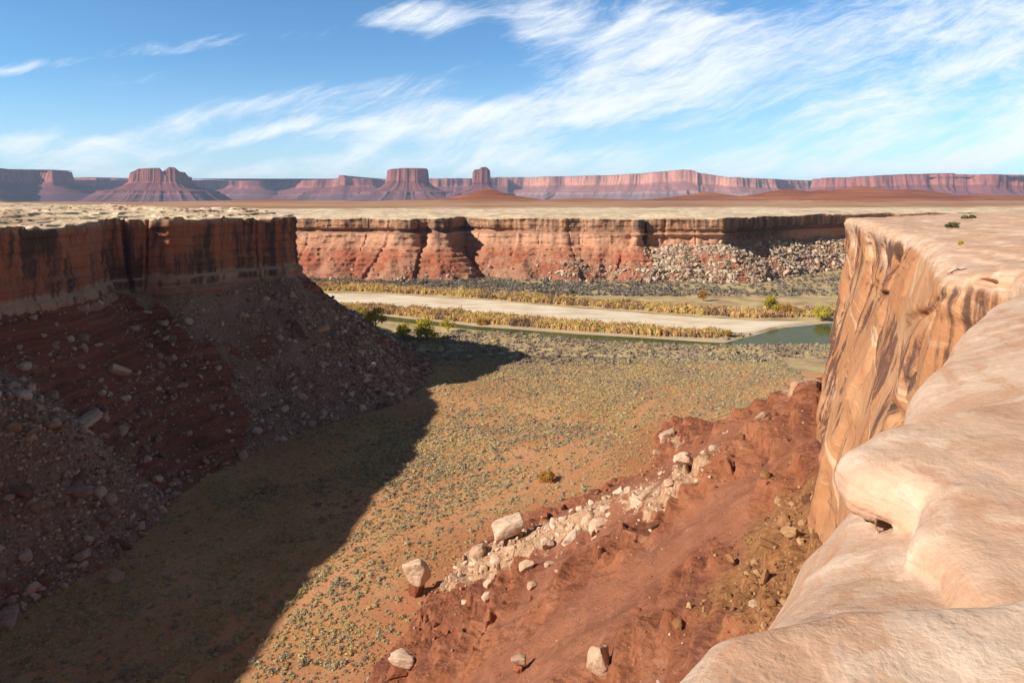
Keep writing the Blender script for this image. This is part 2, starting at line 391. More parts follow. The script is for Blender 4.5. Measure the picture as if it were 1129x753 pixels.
def mat_rim():                                   # the pale slickrock and streaked wall on the right
    m, n = new_mat('rim_sandstone'); p = pos(n); x, y, z = n.sep(p)
    big = n.noise(p, 0.22, 4, 0.6); med = n.noise(p, 1.4, 5, 0.6); fine = n.noise(p, 9, 6, 0.7)
    # tilted bedding
    wz = n.m('ADD', n.m('ADD', n.m('MULTIPLY', x, 0.10), n.m('MULTIPLY', y, 0.05)), n.m('ADD', z, n.m('MULTIPLY', n.m('SUBTRACT', med, .5), 0.25)))
    bed = n.noise(n.comb(n.m('MULTIPLY', x, 0.15), n.m('MULTIPLY', y, 0.15), n.m('MULTIPLY', wz, 5.0)), 1.0, 6, 0.7)
    col = n.ramp(big, [(0.3, (0.45, 0.275, 0.175)), (0.5, (0.525, 0.35, 0.24)), (0.7, (0.58, 0.42, 0.305))])
    col = n.mix(n.mr(bed, 0.48, 0.62, 0, 0.6), col, (0.40, 0.19, 0.095))
    col = n.mix(n.mr(med, 0.50, 0.66, 0, 0.6), col, (0.65, 0.49, 0.36))
    patch = n.noise(n.vm('MULTIPLY', p, (1, 1, 1.5)), 0.55, 6, 0.72, 0.5)
    col = n.mix(n.mr(patch, 0.50, 0.60, 0, 0.5), col, (0.42, 0.215, 0.115))
    spk = n.mr(n.noise(p, 34, 3, 0.7), 0.63, 0.72, 0, 0.35)
    col = n.mix(n.m('MULTIPLY', spk, n.mr(big, .4, .6)), col, (0.30, 0.18, 0.12))
    col = n.mix(n.mr(n.noise(p, 17, 5, .75), 0.50, 0.68, 0, .30), col, (0.40, 0.235, 0.14))
    col = n.mix(n.mr(n.noise(n.comb(n.m('MULTIPLY', x, .5), n.m('MULTIPLY', y, .5), n.m('MULTIPLY', wz, 9.0)), 1.3, 5, .7), 0.54, 0.64, 0, .45), col, (0.45, 0.235, 0.125))
    # wall
    face = n.attr('face')[2]; sarc = n.attr('arc')[2]
    wob = n.m('MULTIPLY', n.m('SUBTRACT', n.noise(p, 0.07, 4, 0.6), 0.5), 4.0)
    st = n.noise(n.comb(n.m('ADD', n.m('MULTIPLY', sarc, 0.62), n.m('MULTIPLY', wob, .22)), n.m('MULTIPLY', z, 0.05), 0.3), 1.0, 7, 0.68, 0.25)
    st2 = n.noise(n.comb(n.m('MULTIPLY', sarc, 1.9), n.m('MULTIPLY', z, 0.09), 3.3), 1.0, 5, 0.65)
    fcol = n.ramp(n.noise(p, 0.10, 5, 0.65, 0.6), [(0.3, (0.30, 0.125, 0.055)), (0.5, (0.38, 0.18, 0.083)), (0.72, (0.46, 0.26, 0.14))])
    dg = n.m('ADD', n.m('MULTIPLY', sarc, -0.30), n.m('ADD', z, wob))
    dgn = n.noise(n.comb(0.0, 0.0, n.m('MULTIPLY', dg, 0.45)), 1.0, 5, 0.75)
    fcol = n.mix(n.mr(dgn, 0.52, 0.60, 0, 0.8), fcol, (0.55, 0.36, 0.22))
    patchv = n.noise(n.comb(n.m('MULTIPLY', sarc, 0.075), n.m('MULTIPLY', z, 0.075), 7.0), 1.0, 7, 0.66, 0.6)
    varn = n.m('MULTIPLY', n.mr(n.m('ADD', n.m('MULTIPLY', st, 0.6), n.m('ADD', n.m('MULTIPLY', st2, 0.25), n.m('MULTIPLY', patchv, 0.95))), 0.90, 0.97), 0.92)
    varn = n.m('MULTIPLY', varn, n.mr(n.noise(p, 2.2, 4, .7), 0.25, 0.5, 0.45, 1.0))
    fcol = n.mix(varn, fcol, (0.085, 0.042, 0.03))
    fcol = n.mix(n.mr(patchv, 0.55, 0.62, 0, 0.7), fcol, (0.15, 0.075, 0.05))
    base = n.mix(n.mr(n.m('ADD', face, n.m('MULTIPLY', n.m('SUBTRACT', st, 0.5), 1.1)), 0.32, 0.62), col, fcol)
    lay = n.noise(n.comb(n.m('MULTIPLY', x, .6), n.m('MULTIPLY', y, .6), n.m('MULTIPLY', wz, 16.0)), 1.0, 4, 0.65)
    pit = n.mr(n.vor(p, 7, out=0), 0.0, 0.35)
    near = n.mr(face, 0.5, 0.2)
    b = bumpn(n, med, 0.12, 0.5); b = bumpn(n, n.noise(p, 4.0, 6, .7, .6), 0.035, 0.45, b); b = bumpn(n, lay, 0.022, 0.7, b); b = bumpn(n, fine, 0.012, 0.8, b); b = bumpn(n, n.noise(p, 55, 4, .75), 0.0035, 0.8, b)
    b = bumpn(n, n.noise(p, 0.9, 6, .65), 0.35, n.m('MULTIPLY', face, 0.8), b)
    finish(n, base, 0.92, b, 0.1); return m

def mat_wall(name, spec):                         # layered canyon walls further off; spec = dict of colours by height
    m, n = new_mat(name); p = pos(n); x, y, z = n.sep(p); arc = n.attr('arc')[2]
    S = spec['s']                                 # feature scale
    big = n.noise(p, 0.03 / S, 5, 0.6, .4); med = n.noise(p, 0.25 / S, 5, 0.65)
    wz = n.m('ADD', z, n.m('MULTIPLY', n.m('SUBTRACT', med, 0.5), spec.get('wob', 3.0)))
    zz = n.mr(wz, spec['z0'], spec['z1'], 0, 1, False)
    col = n.ramp(zz, spec['stops'])
    thin = n.noise(n.comb(n.m('MULTIPLY', arc, 0.02), n.m('MULTIPLY', x, 0.004), n.m('MULTIPLY', wz, 0.9 / S)), 1.0, 5, 0.75)
    col = n.mix(n.mr(thin, 0.48, 0.70, 0, spec.get('thin', 0.5)), col, n.vm('MULTIPLY', col, (0.55, 0.45, 0.42)))
    col = n.mix(n.mr(thin, 0.44, 0.30, 0, 0.3), col, n.vm('MULTIPLY', col, (1.25, 1.3, 1.35)))
    st = n.noise(n.comb(n.m('MULTIPLY', arc, 0.30 / S), n.m('MULTIPLY', z, 0.03 / S), 0.3), 1.0, 6, 0.66, .3)
    st2 = n.noise(n.comb(n.m('MULTIPLY', arc, 0.06 / S), n.m('MULTIPLY', z, 0.035 / S), 5.3), 1.0, 4, 0.6)
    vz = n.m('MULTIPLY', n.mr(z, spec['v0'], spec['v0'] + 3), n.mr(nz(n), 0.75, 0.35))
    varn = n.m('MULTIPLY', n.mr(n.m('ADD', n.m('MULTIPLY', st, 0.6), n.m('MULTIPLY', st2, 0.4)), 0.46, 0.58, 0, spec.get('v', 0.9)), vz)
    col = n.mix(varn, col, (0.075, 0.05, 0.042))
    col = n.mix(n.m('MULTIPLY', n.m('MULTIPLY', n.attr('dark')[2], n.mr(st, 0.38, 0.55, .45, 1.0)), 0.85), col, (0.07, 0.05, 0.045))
    up = n.m('MULTIPLY', n.mr(nz(n), 0.45, 0.8), n.mr(z, spec['cap'] - 3.5, spec['cap'] - 1.0))
    crm = n.ramp(n.noise(n.vm('MULTIPLY', p, (1, 1, 4)), 0.16 / S, 6, 0.7), [(0.3, (0.40, 0.27, 0.16)), (0.5, (0.62, 0.47, 0.30)), (0.7, (0.74, 0.61, 0.43))])
    crm = n.mix(n.mr(n.noise(n.vm('MULTIPLY', p, (1, 1, 4)), 0.5 / S, 5, 0.75), 0.57, 0.66, 0, .85), crm, (0.16, 0.12, 0.06))
    crm = n.mix(n.mr(n.noise(n.vm('MULTIPLY', p, (.5, 1, 2)), 0.03 / S, 6, .75), 0.50, 0.60, 0, .55), crm, (0.34, 0.205, 0.12))
    col = n.mix(up, col, crm)
    scr = n.m('MULTIPLY', n.mr(n.m('ADD', n.noise(p, 0.05 / S, 5, .6), n.m('MULTIPLY', n.noise(p, 0.8 / S, 3, .6), 0.25)), 0.60, 0.68), n.mr(z, spec['talus'] + 4, spec['talus'] - 6))
    col = n.mix(n.m('MULTIPLY', scr, spec.get('scree', 0.7)), col, (0.42, 0.29, 0.18))
    b = bumpn(n, med, 1.2 * S, 0.6); b = bumpn(n, thin, 0.35 * S, 0.7, b); b = bumpn(n, n.noise(p, 1.3 / S, 4, .7), 0.22 * S, 0.8, b); b = bumpn(n, st, 0.4 * S, 0.4, b)
    finish(n, col, 0.95, b, 0.08); return m

def mat_redslope():
    m, n = new_mat('red_shale'); p = pos(n); x, y, z = n.sep(p)
    tan = n.attr('tan')[2]; och = n.attr('ochre')[2]; smo = n.attr('rough')[2]
    big = n.noise(p, 0.05, 5, 0.62, .4); med = n.noise(p, 0.35, 6, 0.68, .3); fine = n.noise(p, 2.2, 5, 0.72)
    col = n.ramp(big, [(0.30, (0.165, 0.056, 0.028)), (0.46, (0.24, 0.084, 0.040)), (0.58, (0.31, 0.115, 0.054)), (0.74, (0.37, 0.155, 0.082))])
    col = n.mix(n.mr(med, 0.52, 0.68, 0, 0.55), col, (0.38, 0.165, 0.095))
    col = n.mix(n.mr(med, 0.42, 0.30, 0, 0.55), col, (0.17, 0.055, 0.032))
    wz = n.m('ADD', z, n.m('MULTIPLY', n.m('SUBTRACT', med, 0.5), 1.8))
    lay = n.noise(n.comb(n.m('MULTIPLY', x, .03), n.m('MULTIPLY', y, .03), n.m('MULTIPLY', wz, 0.8)), 1, 5, .7)
    col = n.mix(n.mr(lay, 0.54, 0.62, 0, 0.45), col, (0.16, 0.058, 0.04))
    col = n.mix(n.mr(lay, 0.44, 0.36, 0, 0.30), col, (0.46, 0.21, 0.12))
    purple = n.mr(smo, 0.6, 0.1)
    col = n.mix(n.m('MULTIPLY', purple, 0.5), col, (0.28, 0.115, 0.068))
    col = n.mix(n.mr(fine, 0.60, 0.72, 0, 0.4), col, (0.50, 0.27, 0.16))
    tn = n.mr(n.m('ADD', tan, n.m('MULTIPLY', n.m('SUBTRACT', n.noise(p, 0.5, 5, .7), .5), 1.4)), 0.42, 0.62)
    tcol = n.ramp(n.noise(p, 1.3, 5, .7), [(0.3, (0.34, 0.15, 0.075)), (0.5, (0.44, 0.26, 0.15)), (0.7, (0.52, 0.36, 0.23))])
    col = n.mix(tn, col, tcol)
    on = n.mr(n.m('ADD', och, n.m('MULTIPLY', n.m('SUBTRACT', n.noise(p, 0.8, 5, .7), .5), 1.6)), 0.45, 0.65)
    ocol = n.ramp(n.noise(p, 2.0, 5, .7), [(0.3, (0.16, 0.065, 0.028)), (0.5, (0.29, 0.13, 0.05)), (0.7, (0.38, 0.22, 0.09))])
    col = n.mix(n.m('MULTIPLY', on, 0.85), col, ocol)
    b = bumpn(n, n.noise(p, 0.5, 7, .72, .4), 1.3, 0.6); b = bumpn(n, fine, 0.22, 0.8, b); b = bumpn(n, lay, 0.35, 0.5, b)
    b = bumpn(n, n.vor(p, 1.1), 0.25, n.m('MULTIPLY', smo, 0.8), b)
    finish(n, col, 0.95, b, 0.05); return m
def mat_talus():
    m, n = new_mat('talus_rubble'); p = pos(n); x, y, z = n.sep(p); red = n.attr('red')[2]
    med = n.noise(p, 0.35, 6, 0.68, .3)
    col = n.ramp(n.noise(p, 0.07, 5, .6), [(0.3, (0.19, 0.10, 0.066)), (0.5, (0.27, 0.155, 0.105)), (0.72, (0.35, 0.225, 0.155))])
    col = n.mix(n.mr(n.vor(p, 0.9, out=0), 0.1, 0.7, 0.5, 0), col, (0.13, 0.075, 0.055))
    col = n.mix(n.mr(n.noise(p, 1.6, 5, .75), 0.52, 0.66, 0, .6), col, (0.50, 0.37, 0.27))
    wz = n.m('ADD', z, n.m('MULTIPLY', n.m('SUBTRACT', med, 0.5), 1.6))
    lay = n.noise(n.comb(n.m('MULTIPLY', x, .02), n.m('MULTIPLY', y, .02), n.m('MULTIPLY', wz, 0.7)), 1, 5, .72)
    rc = n.ramp(lay, [(0.30, (0.13, 0.042, 0.029)), (0.5, (0.23, 0.078, 0.048)), (0.70, (0.31, 0.13, 0.082))])
    col = n.mix(n.mr(n.m('ADD', red, n.m('MULTIPLY', n.m('SUBTRACT', med, .5), 1.5)), 0.4, 0.62), col, rc)
    b = bumpn(n, n.noise(p, 0.7, 6, .72), 0.9, 0.7); b = bumpn(n, lay, 0.6, n.m('MULTIPLY', red, 0.8), b); b = bumpn(n, n.vor(p, 1.2), 0.5, n.m('MULTIPLY', n.m('SUBTRACT', 1.0, red), 0.9), b)
    finish(n, col, 0.95, b, 0.05); return m
def mat_floor():
    m, n = new_mat('valley_soil'); p = pos(n); x, y, z = n.sep(p)
    rip = n.attr('rip')[2]; trk = n.attr('track')[2]; toe_red = n.attr('edge')[2]
    big = n.noise(p, 0.018, 5, 0.6, .5); med = n.noise(p, 0.12, 6, .65); fine = n.noise(p, 1.2, 5, .72)
    col = n.ramp(big, [(0.34, (0.35, 0.155, 0.068)), (0.47, (0.47, 0.21, 0.088)), (0.58, (0.52, 0.255, 0.11)), (0.70, (0.49, 0.30, 0.14))])
    col = n.mix(n.mr(med, 0.5, 0.68, 0, 0.55), col, (0.42, 0.29, 0.15))
    col = n.mix(n.mr(fine, 0.50, 0.66, 0, .75), col, (0.25, 0.17, 0.09))
    col = n.mix(n.mr(n.noise(p, 3.2, 4, .75), 0.52, 0.64, 0, .6), col, (0.52, 0.33, 0.17))
    rc = n.ramp(n.noise(p, 0.06, 5, .65), [(0.35, (0.27, 0.18, 0.10)), (0.52, (0.42, 0.30, 0.15)), (0.68, (0.54, 0.40, 0.19))])
    col = n.mix(n.mr(n.m('ADD', rip, n.m('MULTIPLY', n.m('SUBTRACT', med, .5), .9)), 0.4, 0.6), col, rc)
    col = n.mix(n.m('MULTIPLY', trk, 0.85), col, (0.50, 0.225, 0.105))
    col = n.mix(n.m('MULTIPLY', toe_red, 0.8), col, (0.38, 0.15, 0.07))  # soil turns redder towards the foot of the right slope
    b = bumpn(n, med, 0.8, 0.5); b = bumpn(n, fine, 0.15, 0.9, b)
    finish(n, col, 0.97, b, 0.03); return m
def mat_sand():
    m, n = new_mat('river_sand'); p = pos(n)
    col = n.ramp(n.noise(n.vm('MULTIPLY', p, (1, 2.2, 1)), 0.03, 5, .6), [(0.32, (0.50, 0.37, 0.23)), (0.5, (0.66, 0.53, 0.37)), (0.66, (0.72, 0.60, 0.44))])
    wet = n.attr('wet')[2]
    col = n.mix(n.m('MULTIPLY', wet, 0.7), col, (0.32, 0.235, 0.14))
    finish(n, col, 0.9, bumpn(n, n.noise(p, 0.5, 5, .6), 0.2, .6), 0.1); return m
def mat_water():
    m, n = new_mat('river_water'); p = pos(n)
    b = bumpn(n, n.noise(n.vm('MULTIPLY', p, (0.6, 1.6, 1)), 0.5, 4, .6), 0.02, 0.25)
    col = n.ramp(n.noise(p, 0.02, 3, .5), [(0.35, (0.065, 0.068, 0.016)), (0.65, (0.095, 0.095, 0.025))])
    finish(n, col, 0.10, b, 0.5, {'IOR': 1.06}); return m
def mat_plateau():
    m, n = new_mat('plateau_rock'); p = pos(n); x, y, z = n.sep(p); far = n.attr('far')[2]; hill = n.attr('hill')[2]
    c1 = n.ramp(n.noise(n.vm('MULTIPLY', p, (1, 1, 3)), 0.035, 7, 0.7), [(0.32, (0.42, 0.30, 0.19)), (0.5, (0.62, 0.49, 0.33)), (0.7, (0.72, 0.60, 0.44))])
    c1 = n.mix(n.mr(n.noise(p, 0.12, 5, .75), 0.57, 0.68, 0, .7), c1, (0.22, 0.17, 0.09))
    c1 = n.mix(n.mr(n.noise(n.vm('MULTIPLY', p, (.5, 1, 1)), 0.010, 6, .75), 0.50, 0.60, 0, .65), c1, (0.36, 0.22, 0.13))
    c2 = n.ramp(n.noise(p, 0.004, 6, .65, .4), [(0.32, (0.26, 0.12, 0.065)), (0.5, (0.36, 0.19, 0.10)), (0.7, (0.46, 0.31, 0.19))])
    col = n.mix(n.mr(n.m('ADD', far, n.m('MULTIPLY', n.m('SUBTRACT', n.noise(p, 0.003, 5, .6), .5), .9)), 0.40, 0.60), c1, c2)
    hc = n.ramp(n.noise(n.comb(n.m('MULTIPLY', x, .002), n.m('MULTIPLY', y, .002), n.m('MULTIPLY', z, 0.10)), 1, 5, .7), [(0.35, (0.17, 0.055, 0.028)), (0.5, (0.26, 0.09, 0.042)), (0.65, (0.34, 0.145, 0.07))])
    col = n.mix(hill, col, hc)
    b = bumpn(n, n.noise(p, 0.05, 7, .7), 4.0, 0.6)
    finish(n, col, 0.95, b, 0.05); return m
def mat_mesa(name, hue):
    m, n = new_mat(name); p = pos(n); x, y, z = n.sep(p); fz = n.attr('fz')[2]; arc = n.attr('arc')[2]
    wf = n.m('ADD', fz, n.m('MULTIPLY', n.m('SUBTRACT', n.noise(p, 0.003, 5, .6), .5), 0.14))
    col = n.ramp(wf, [(0.0, tuple(c * k for c, k in zip(hue, (.75, .85, .95)))), (0.20, tuple(c * k for c, k in zip(hue, (0.65, 0.85, 1.05)))), (0.27, tuple(c * k for c, k in zip(hue, (1.05, 1.25, 1.35)))), (0.32, tuple(c * k for c, k in zip(hue, (.9, .9, .9)))),
                      (0.58, tuple(c * k for c, k in zip(hue, (.95, .8, .75)))), (0.64, tuple(c * k for c, k in zip(hue, (1.75, 1.6, 1.35)))), (0.92, tuple(c * k for c, k in zip(hue, (1.6, 1.45, 1.2)))), (1.0, tuple(c * k for c, k in zip(hue, (1.0, 1.0, 1.0))))])
    st = n.noise(n.comb(n.m('MULTIPLY', arc, 0.022), n.m('MULTIPLY', z, 0.003), 0.0), 1, 6, .7)
    up = n.mr(fz, 0.57, 0.62)
    col = n.mix(n.m('MULTIPLY', n.mr(st, 0.48, 0.62, 0, .7), up), col, tuple(c * .42 for c in hue))
    gul = n.noise(n.comb(n.m('MULTIPLY', arc, 0.010), n.m('MULTIPLY', fz, 0.8), 2.0), 1, 6, .7)
    col = n.mix(n.mr(gul, 0.52, 0.66, 0, .45), col, tuple(c * .55 for c in hue))
    col = n.mix(n.mr(n.noise(n.comb(0.0, 0.0, n.m('MULTIPLY', z, 0.05)), 1, 4, .7), .5, .62, 0, .3), col, tuple(c * 1.35 for c in hue))
    b = bumpn(n, gul, 40.0, 0.5); b = bumpn(n, st, 20, n.m('MULTIPLY', up, 0.5), b)
    finish(n, col, 1.0, b, 0.0); return m
def mat_rock(name, stops, vary=0.5, sc=1.0):
    m, n = new_mat(name); p = pos(n); tint = n.attr('tint')[2]
    oi = n.node('ShaderNodeObjectInfo').outputs['Random']
    pp = n.vm('ADD', p, n.vm('SCALE', n.comb(oi, oi, oi), sc=37.0))
    f = n.m('ADD', n.m('MULTIPLY', n.noise(pp, 0.9 * sc, 5, .65), 1 - vary), n.m('MULTIPLY', n.m('FRACT', n.m('ADD', tint, oi)), vary))
    col = n.ramp(f, stops)
    x, y, z = n.sep(pp)
    lay = n.noise(n.comb(n.m('MULTIPLY', x, .3), n.m('MULTIPLY', y, .3), n.m('MULTIPLY', z, 4.0)), sc, 4, .7)
    col = n.mix(n.mr(lay, 0.52, 0.66, 0, .45), col, n.vm('MULTIPLY', col, (0.62, 0.5, 0.42)))
    b = bumpn(n, lay, 0.10, .8); b = bumpn(n, n.noise(pp, 3.5 * sc, 6, .7), 0.12, .9, b)
    finish(n, col, 0.95, b, 0.06); return m
def mat_leaf(name, stops, trans=0.12):
    m, n = new_mat(name); t = n.attr('tint')[2]
    col = n.ramp(t, stops); b = n.node('ShaderNodeBsdfDiffuse', {'Color': col}); tr = n.node('ShaderNodeBsdfTranslucent', {'Color': col})
    mx = n.node('ShaderNodeMixShader', {0: trans}); n.l.new(b.outputs[0], mx.inputs[1]); n.l.new(tr.outputs[0], mx.inputs[2])
    o = n.node('ShaderNodeOutputMaterial'); n.l.new(mx.outputs[0], o.inputs[0]); return m

# ------------------------------------------------------------------ the rim the photographer stands on, and its wall
RIM_R = [(-60, -80), (-9, -9), (-2.2, -0.6), (-0.55, 1.5), (0.3, 2.4), (0.72, 2.95), (1.1, 3.6), (1.55, 4.4), (1.95, 5.1), (2.4, 5.8), (3.05, 6.5), (3.9, 7.2), (4.6, 8.3), (5.8, 10.0), (7.3, 11.7),
         (9.6, 14.6), (13.4, 18.8), (17.2, 22.6), (18.6, 25.4), (18.2, 28.5), (20.5, 33), (25.0, 41), (30.5, 52), (36, 66), (41.0, 80), (46.3, 94), (48.2, 99.5), (50.5, 103), (57, 106), (75, 112), (120, 130), (260, 160), (400, -80)]
LOBE1 = [(-2.2, -0.8), (-0.6, 1.5), (0.28, 2.40), (0.85, 3.02), (1.5, 3.16), (2.1, 3.10), (2.9, 3.2), (4.5, 3.4), (9, 3.5), (30, 0), (30, -20), (-2, -20)]
LOBE2 = [(2.74, 5.6), (2.98, 5.33), (3.06, 5.1), (2.86, 4.85), (2.6, 4.55), (2.58, 4.15), (2.46, 3.85), (2.36, 3.45), (2.6, 3.0), (40, -4), (40, 9), (9.5, 7.3), (6.5, 7.0), (4.6, 6.9), (3.5, 6.6), (2.9, 6.15)]
ZC = [(760, 753, 2.15), (860, 690, 2.35), (905, 640, 2.75), (985, 640, 2.45), (935, 578, 2.85), (992, 600, 2.5), (1060, 640, 2.4), (1129, 700, 2.3),
      (995, 458, 2.75), (1060, 425, 2.45), (1129, 440, 2.15), (1035, 388, 2.8), (1129, 350, 2.25), (1100, 325, 2.95), (1129, 290, 2.3), (1060, 300, 3.3), (1085, 290, 3.0),
      (1000, 265, 3.2), (1129, 250, 2.2), (1050, 262, 2.6)]
ZX = [(46, 98, 3.3), (60, 100, 3.0), (75, 100, 2.5), (90, 120, 2.4), (40, 70, 3.1), (60, 75, 2.4), (55, 50, 1.8), (100, 100, 1.6), (160, 130, 2.0), (10, -10, 1.5), (-5, -8, 2.5), (30, 5, 1.5), (0, 0.5, 1.85)]
def build_right_cliff():
    th = np.concatenate([np.linspace(R(-100), R(3), 46)[:-1], np.arange(R(3), R(42), 0.0022), np.linspace(R(42), R(112), 50)[1:]])
    rh = np.exp(np.arange(math.log(1.25), math.log(235), 0.0135))
    dr = np.exp(np.arange(math.log(0.9), math.log(39), 0.026))
    X2 = np.sin(th)[:, None] * rh[None]; Y2 = np.cos(th)[:, None] * rh[None]
    ctl = []
    for px, py, d in ZC:
        x, y = P(px, py, H - d); ctl.append((math.atan2(x, y), math.log(math.hypot(x, y)), d))
    for x, y, d in ZX: ctl.append((math.atan2(x, y), math.log(math.hypot(x, y)), d))
    TH, LR = np.meshgrid(th, np.log(rh), indexing='ij')
    A = np.array(ctl); U = np.stack([A[:, 0] * 1.6, A[:, 1]], 1)
    def tk(d2): return 0.5 * d2 * np.log(d2 + 1e-9)
    K = tk(((U[:, None] - U[None]) ** 2).sum(2)) + np.eye(len(U)) * 0.03; Pm = np.column_stack([np.ones(len(U)), U])
    M = np.block([[K, Pm], [Pm.T, np.zeros((3, 3))]]); W = np.linalg.solve(M, np.concatenate([A[:, 2], np.zeros(3)]))
    zi = W[-3] + W[-2] * TH * 1.6 + W[-1] * LR
    for q_, w_ in zip(U, W): zi = zi + w_ * tk((TH * 1.6 - q_[0]) ** 2 + (LR - q_[1]) ** 2)
    ztop = H - np.clip(zi, 1.5, 3.5)
    rho = np.exp(LR)
    lf = sstep(12, 60, rho)
    ztop = ztop + 0.55 * lf * fbm(X2, Y2, 0, 14, 4, 61) + 0.06 * sstep(4, 14, rho) * fbm(X2, Y2, 0, 3.2, 4, 62) + 0.022 * fbm(X2, Y2, 0, 0.9, 4, 63)
    ztop = ztop - 2.0 * sstep(118, 150, Y2 - 0.25 * X2)
    # shallow benches in the slickrock
    q = ztop * 1.0 + 0.05 * X2 + 0.3 * fbm(X2, Y2, 0, 5, 3, 64)
    ztop = ztop + 0.35 * (terr(q, 0.34, 0.14, 1.0) - q) * sstep(14, 34, rho)
    sd, arc = sdf(X2, Y2, RIM_R)
    s1, _ = sdf(X2, Y2, LOBE1); s2, _ = sdf(X2, Y2, LOBE2)
    wv = 0.03 * fbm(X2, Y2, 0, 1.6, 3, 65) + 0.014 * fbm(X2, Y2, 0, .35, 3, 66)
    z1 = 78.18 + 0.10 * np.clip(X2 - 1.2, -1, 3) - 0.05 * (Y2 - 2.3) + wv * 1.2
    z2 = 77.83 + 0.14 * np.clip(X2 - 3.2, -1, 6) - 0.07 * (Y2 - 5.4) + wv * 1.3
    bat = np.interp(Y2, [0, 20, 45, 60, 80, 100, 120], [3, 4, 5.0, 5.3, 4.6, 3.2, 3.2])
    n = (len(th), len(rh), len(dr)); f = np.empty(n, np.float32)
    chunk = 40
    for i0 in range(0, n[0], chunk):
        sl = slice(i0, min(i0 + chunk, n[0]))
        x = X2[sl][:, :, None]; y = Y2[sl][:, :, None]; z = (H - dr)[None, None, :]
        drp = np.maximum(0, H - 4.0 - z)
        wallp = bat[sl][:, :, None] * sstep(0, 27, drp) * 1.0
        s = sd[sl][:, :, None] + wallp
        s, x, y, z = np.broadcast_arrays(s, x, y, z)
        k = (0.50 + 0.9 * sstep(20, 60, rho[sl]))[:, :, None]
        top = ztop[sl][:, :, None] - z
        band = np.abs(s) < 6
        nse = np.zeros(s.shape, np.float32)
        xb, yb, zb = x[band], y[band], z[band]
        deep = sstep(77.5, 73, zb); fr = sstep(9, 30, np.hypot(xb, yb))
        a = 1.7 * fr * deep * fbm(xb, yb, zb * 0.35, 14, 3, 71) + 0.14 * fr * ridged(xb, yb, zb * 0.25, 5, 2, 72) * deep + 0.12 * fr * fbm(xb, yb, zb, 2.4, 3, 73)
        a = a + 0.05 * fbm(xb, yb, zb, 1.0, 3, 74)
        # diagonal fracture ledges across the wall
        ab = np.broadcast_to(arc[sl][:, :, None], s.shape)[band]
        dg = zb - 0.34 * ab + 2.2 * fbm(xb, yb, zb, 18, 2, 75)
        fr2 = (dg / 7.3) % 1.0
        a = a + fr * deep * 0.38 * (sstep(0.0, 0.07, fr2) - fr2)
        cr = np.abs(fbm(ab, zb * 0.12, 0, 9, 3, 76)); a = a - fr * deep * 1.5 * sstep(0.05, 0.0, cr)
        cr2 = np.abs(fbm(ab + .25 * zb, zb * 0.05, 0, 21, 2, 77)); a = a - fr * deep * 1.1 * sstep(0.025, 0.0, cr2)
        hz = np.abs(fbm(ab * .25, zb + .18 * ab, 0, 9, 3, 78)); a = a - fr * deep * .55 * sstep(0.045, 0.0, hz)
        nse[band] = a
        # swell out in rounded shoulder near the top
        f0 = smin(s + nse, top, k)
        # hollows under the far brim
        g1 = smin(s1[sl][:, :, None] + nse * .3, z1[sl][:, :, None] - z, 0.26); g1 = smin(g1, z - 76.2 , 0.3)
        under = 0.30 * sstep(77.45, 77.2, z) 
        g2 = smin(s2[sl][:, :, None] + nse * .3 - under, z2[sl][:, :, None] - z, 0.30); g2 = smin(g2, z - 76.5, 0.3)
        f0 = smax(f0, g1, 0.03); f0 = smax(f0, g2, 0.025)
        for (hx, hy, hz, hr, hs) in HOLES:
            q = np.sqrt(((x - hx) / hr) ** 2 + ((y - hy) / hr) ** 2 + ((z - hz) / (hr * hs)) ** 2)
            f0 = np.minimum(f0, (q - 1) * hr * hs)
        f[sl] = f0
    ia, ib, ic = np.arange(n[0]), np.arange(n[1]), np.arange(n[2])
    def warp(u):
        t = np.interp(u[:, 0], ia, th); r = np.interp(u[:, 1], ib, rh); d = np.interp(u[:, 2], ic, dr)
        return np.stack([np.sin(t) * r, np.cos(t) * r, H - d], 1)
    V, F = surface_nets(f, warp)
    s, a = sdf(V[:, 0], V[:, 1], RIM_R)
    rr = np.hypot(V[:, 0], V[:, 1])
    face = sstep(0.0, 1.0, (-s + 0.9 + 0.5 * sstep(77.0, 73.5, V[:, 2]) * 2) / 2.2) * sstep(11, 22, rr) * sstep(77.3, 76.0, V[:, 2])
    me = mesh_np('rimrock', V, F, True, {'face': face, 'arc': a})
    log('rimrock', len(V)); return me
_h = lambda px, py, d, r, s: (*P(px, py, H - d), H - d, r, s)
HOLES = [_h(1066, 305, 3.6, 0.75, .45), _h(1052, 290, 3.1, .5, .35), _h(1083, 312, 3.4, .6, .3), _h(1075, 348, 5.2, .8, .5), _h(985, 572, 2.62, 0.16, .35), _h(968, 575, 2.66, 0.15, .3), _h(985, 640, 2.5, .07, .5)]
rim_mat = mat_rim()
obj('rimrock', build_right_cliff(), rim_mat, kind='structure')

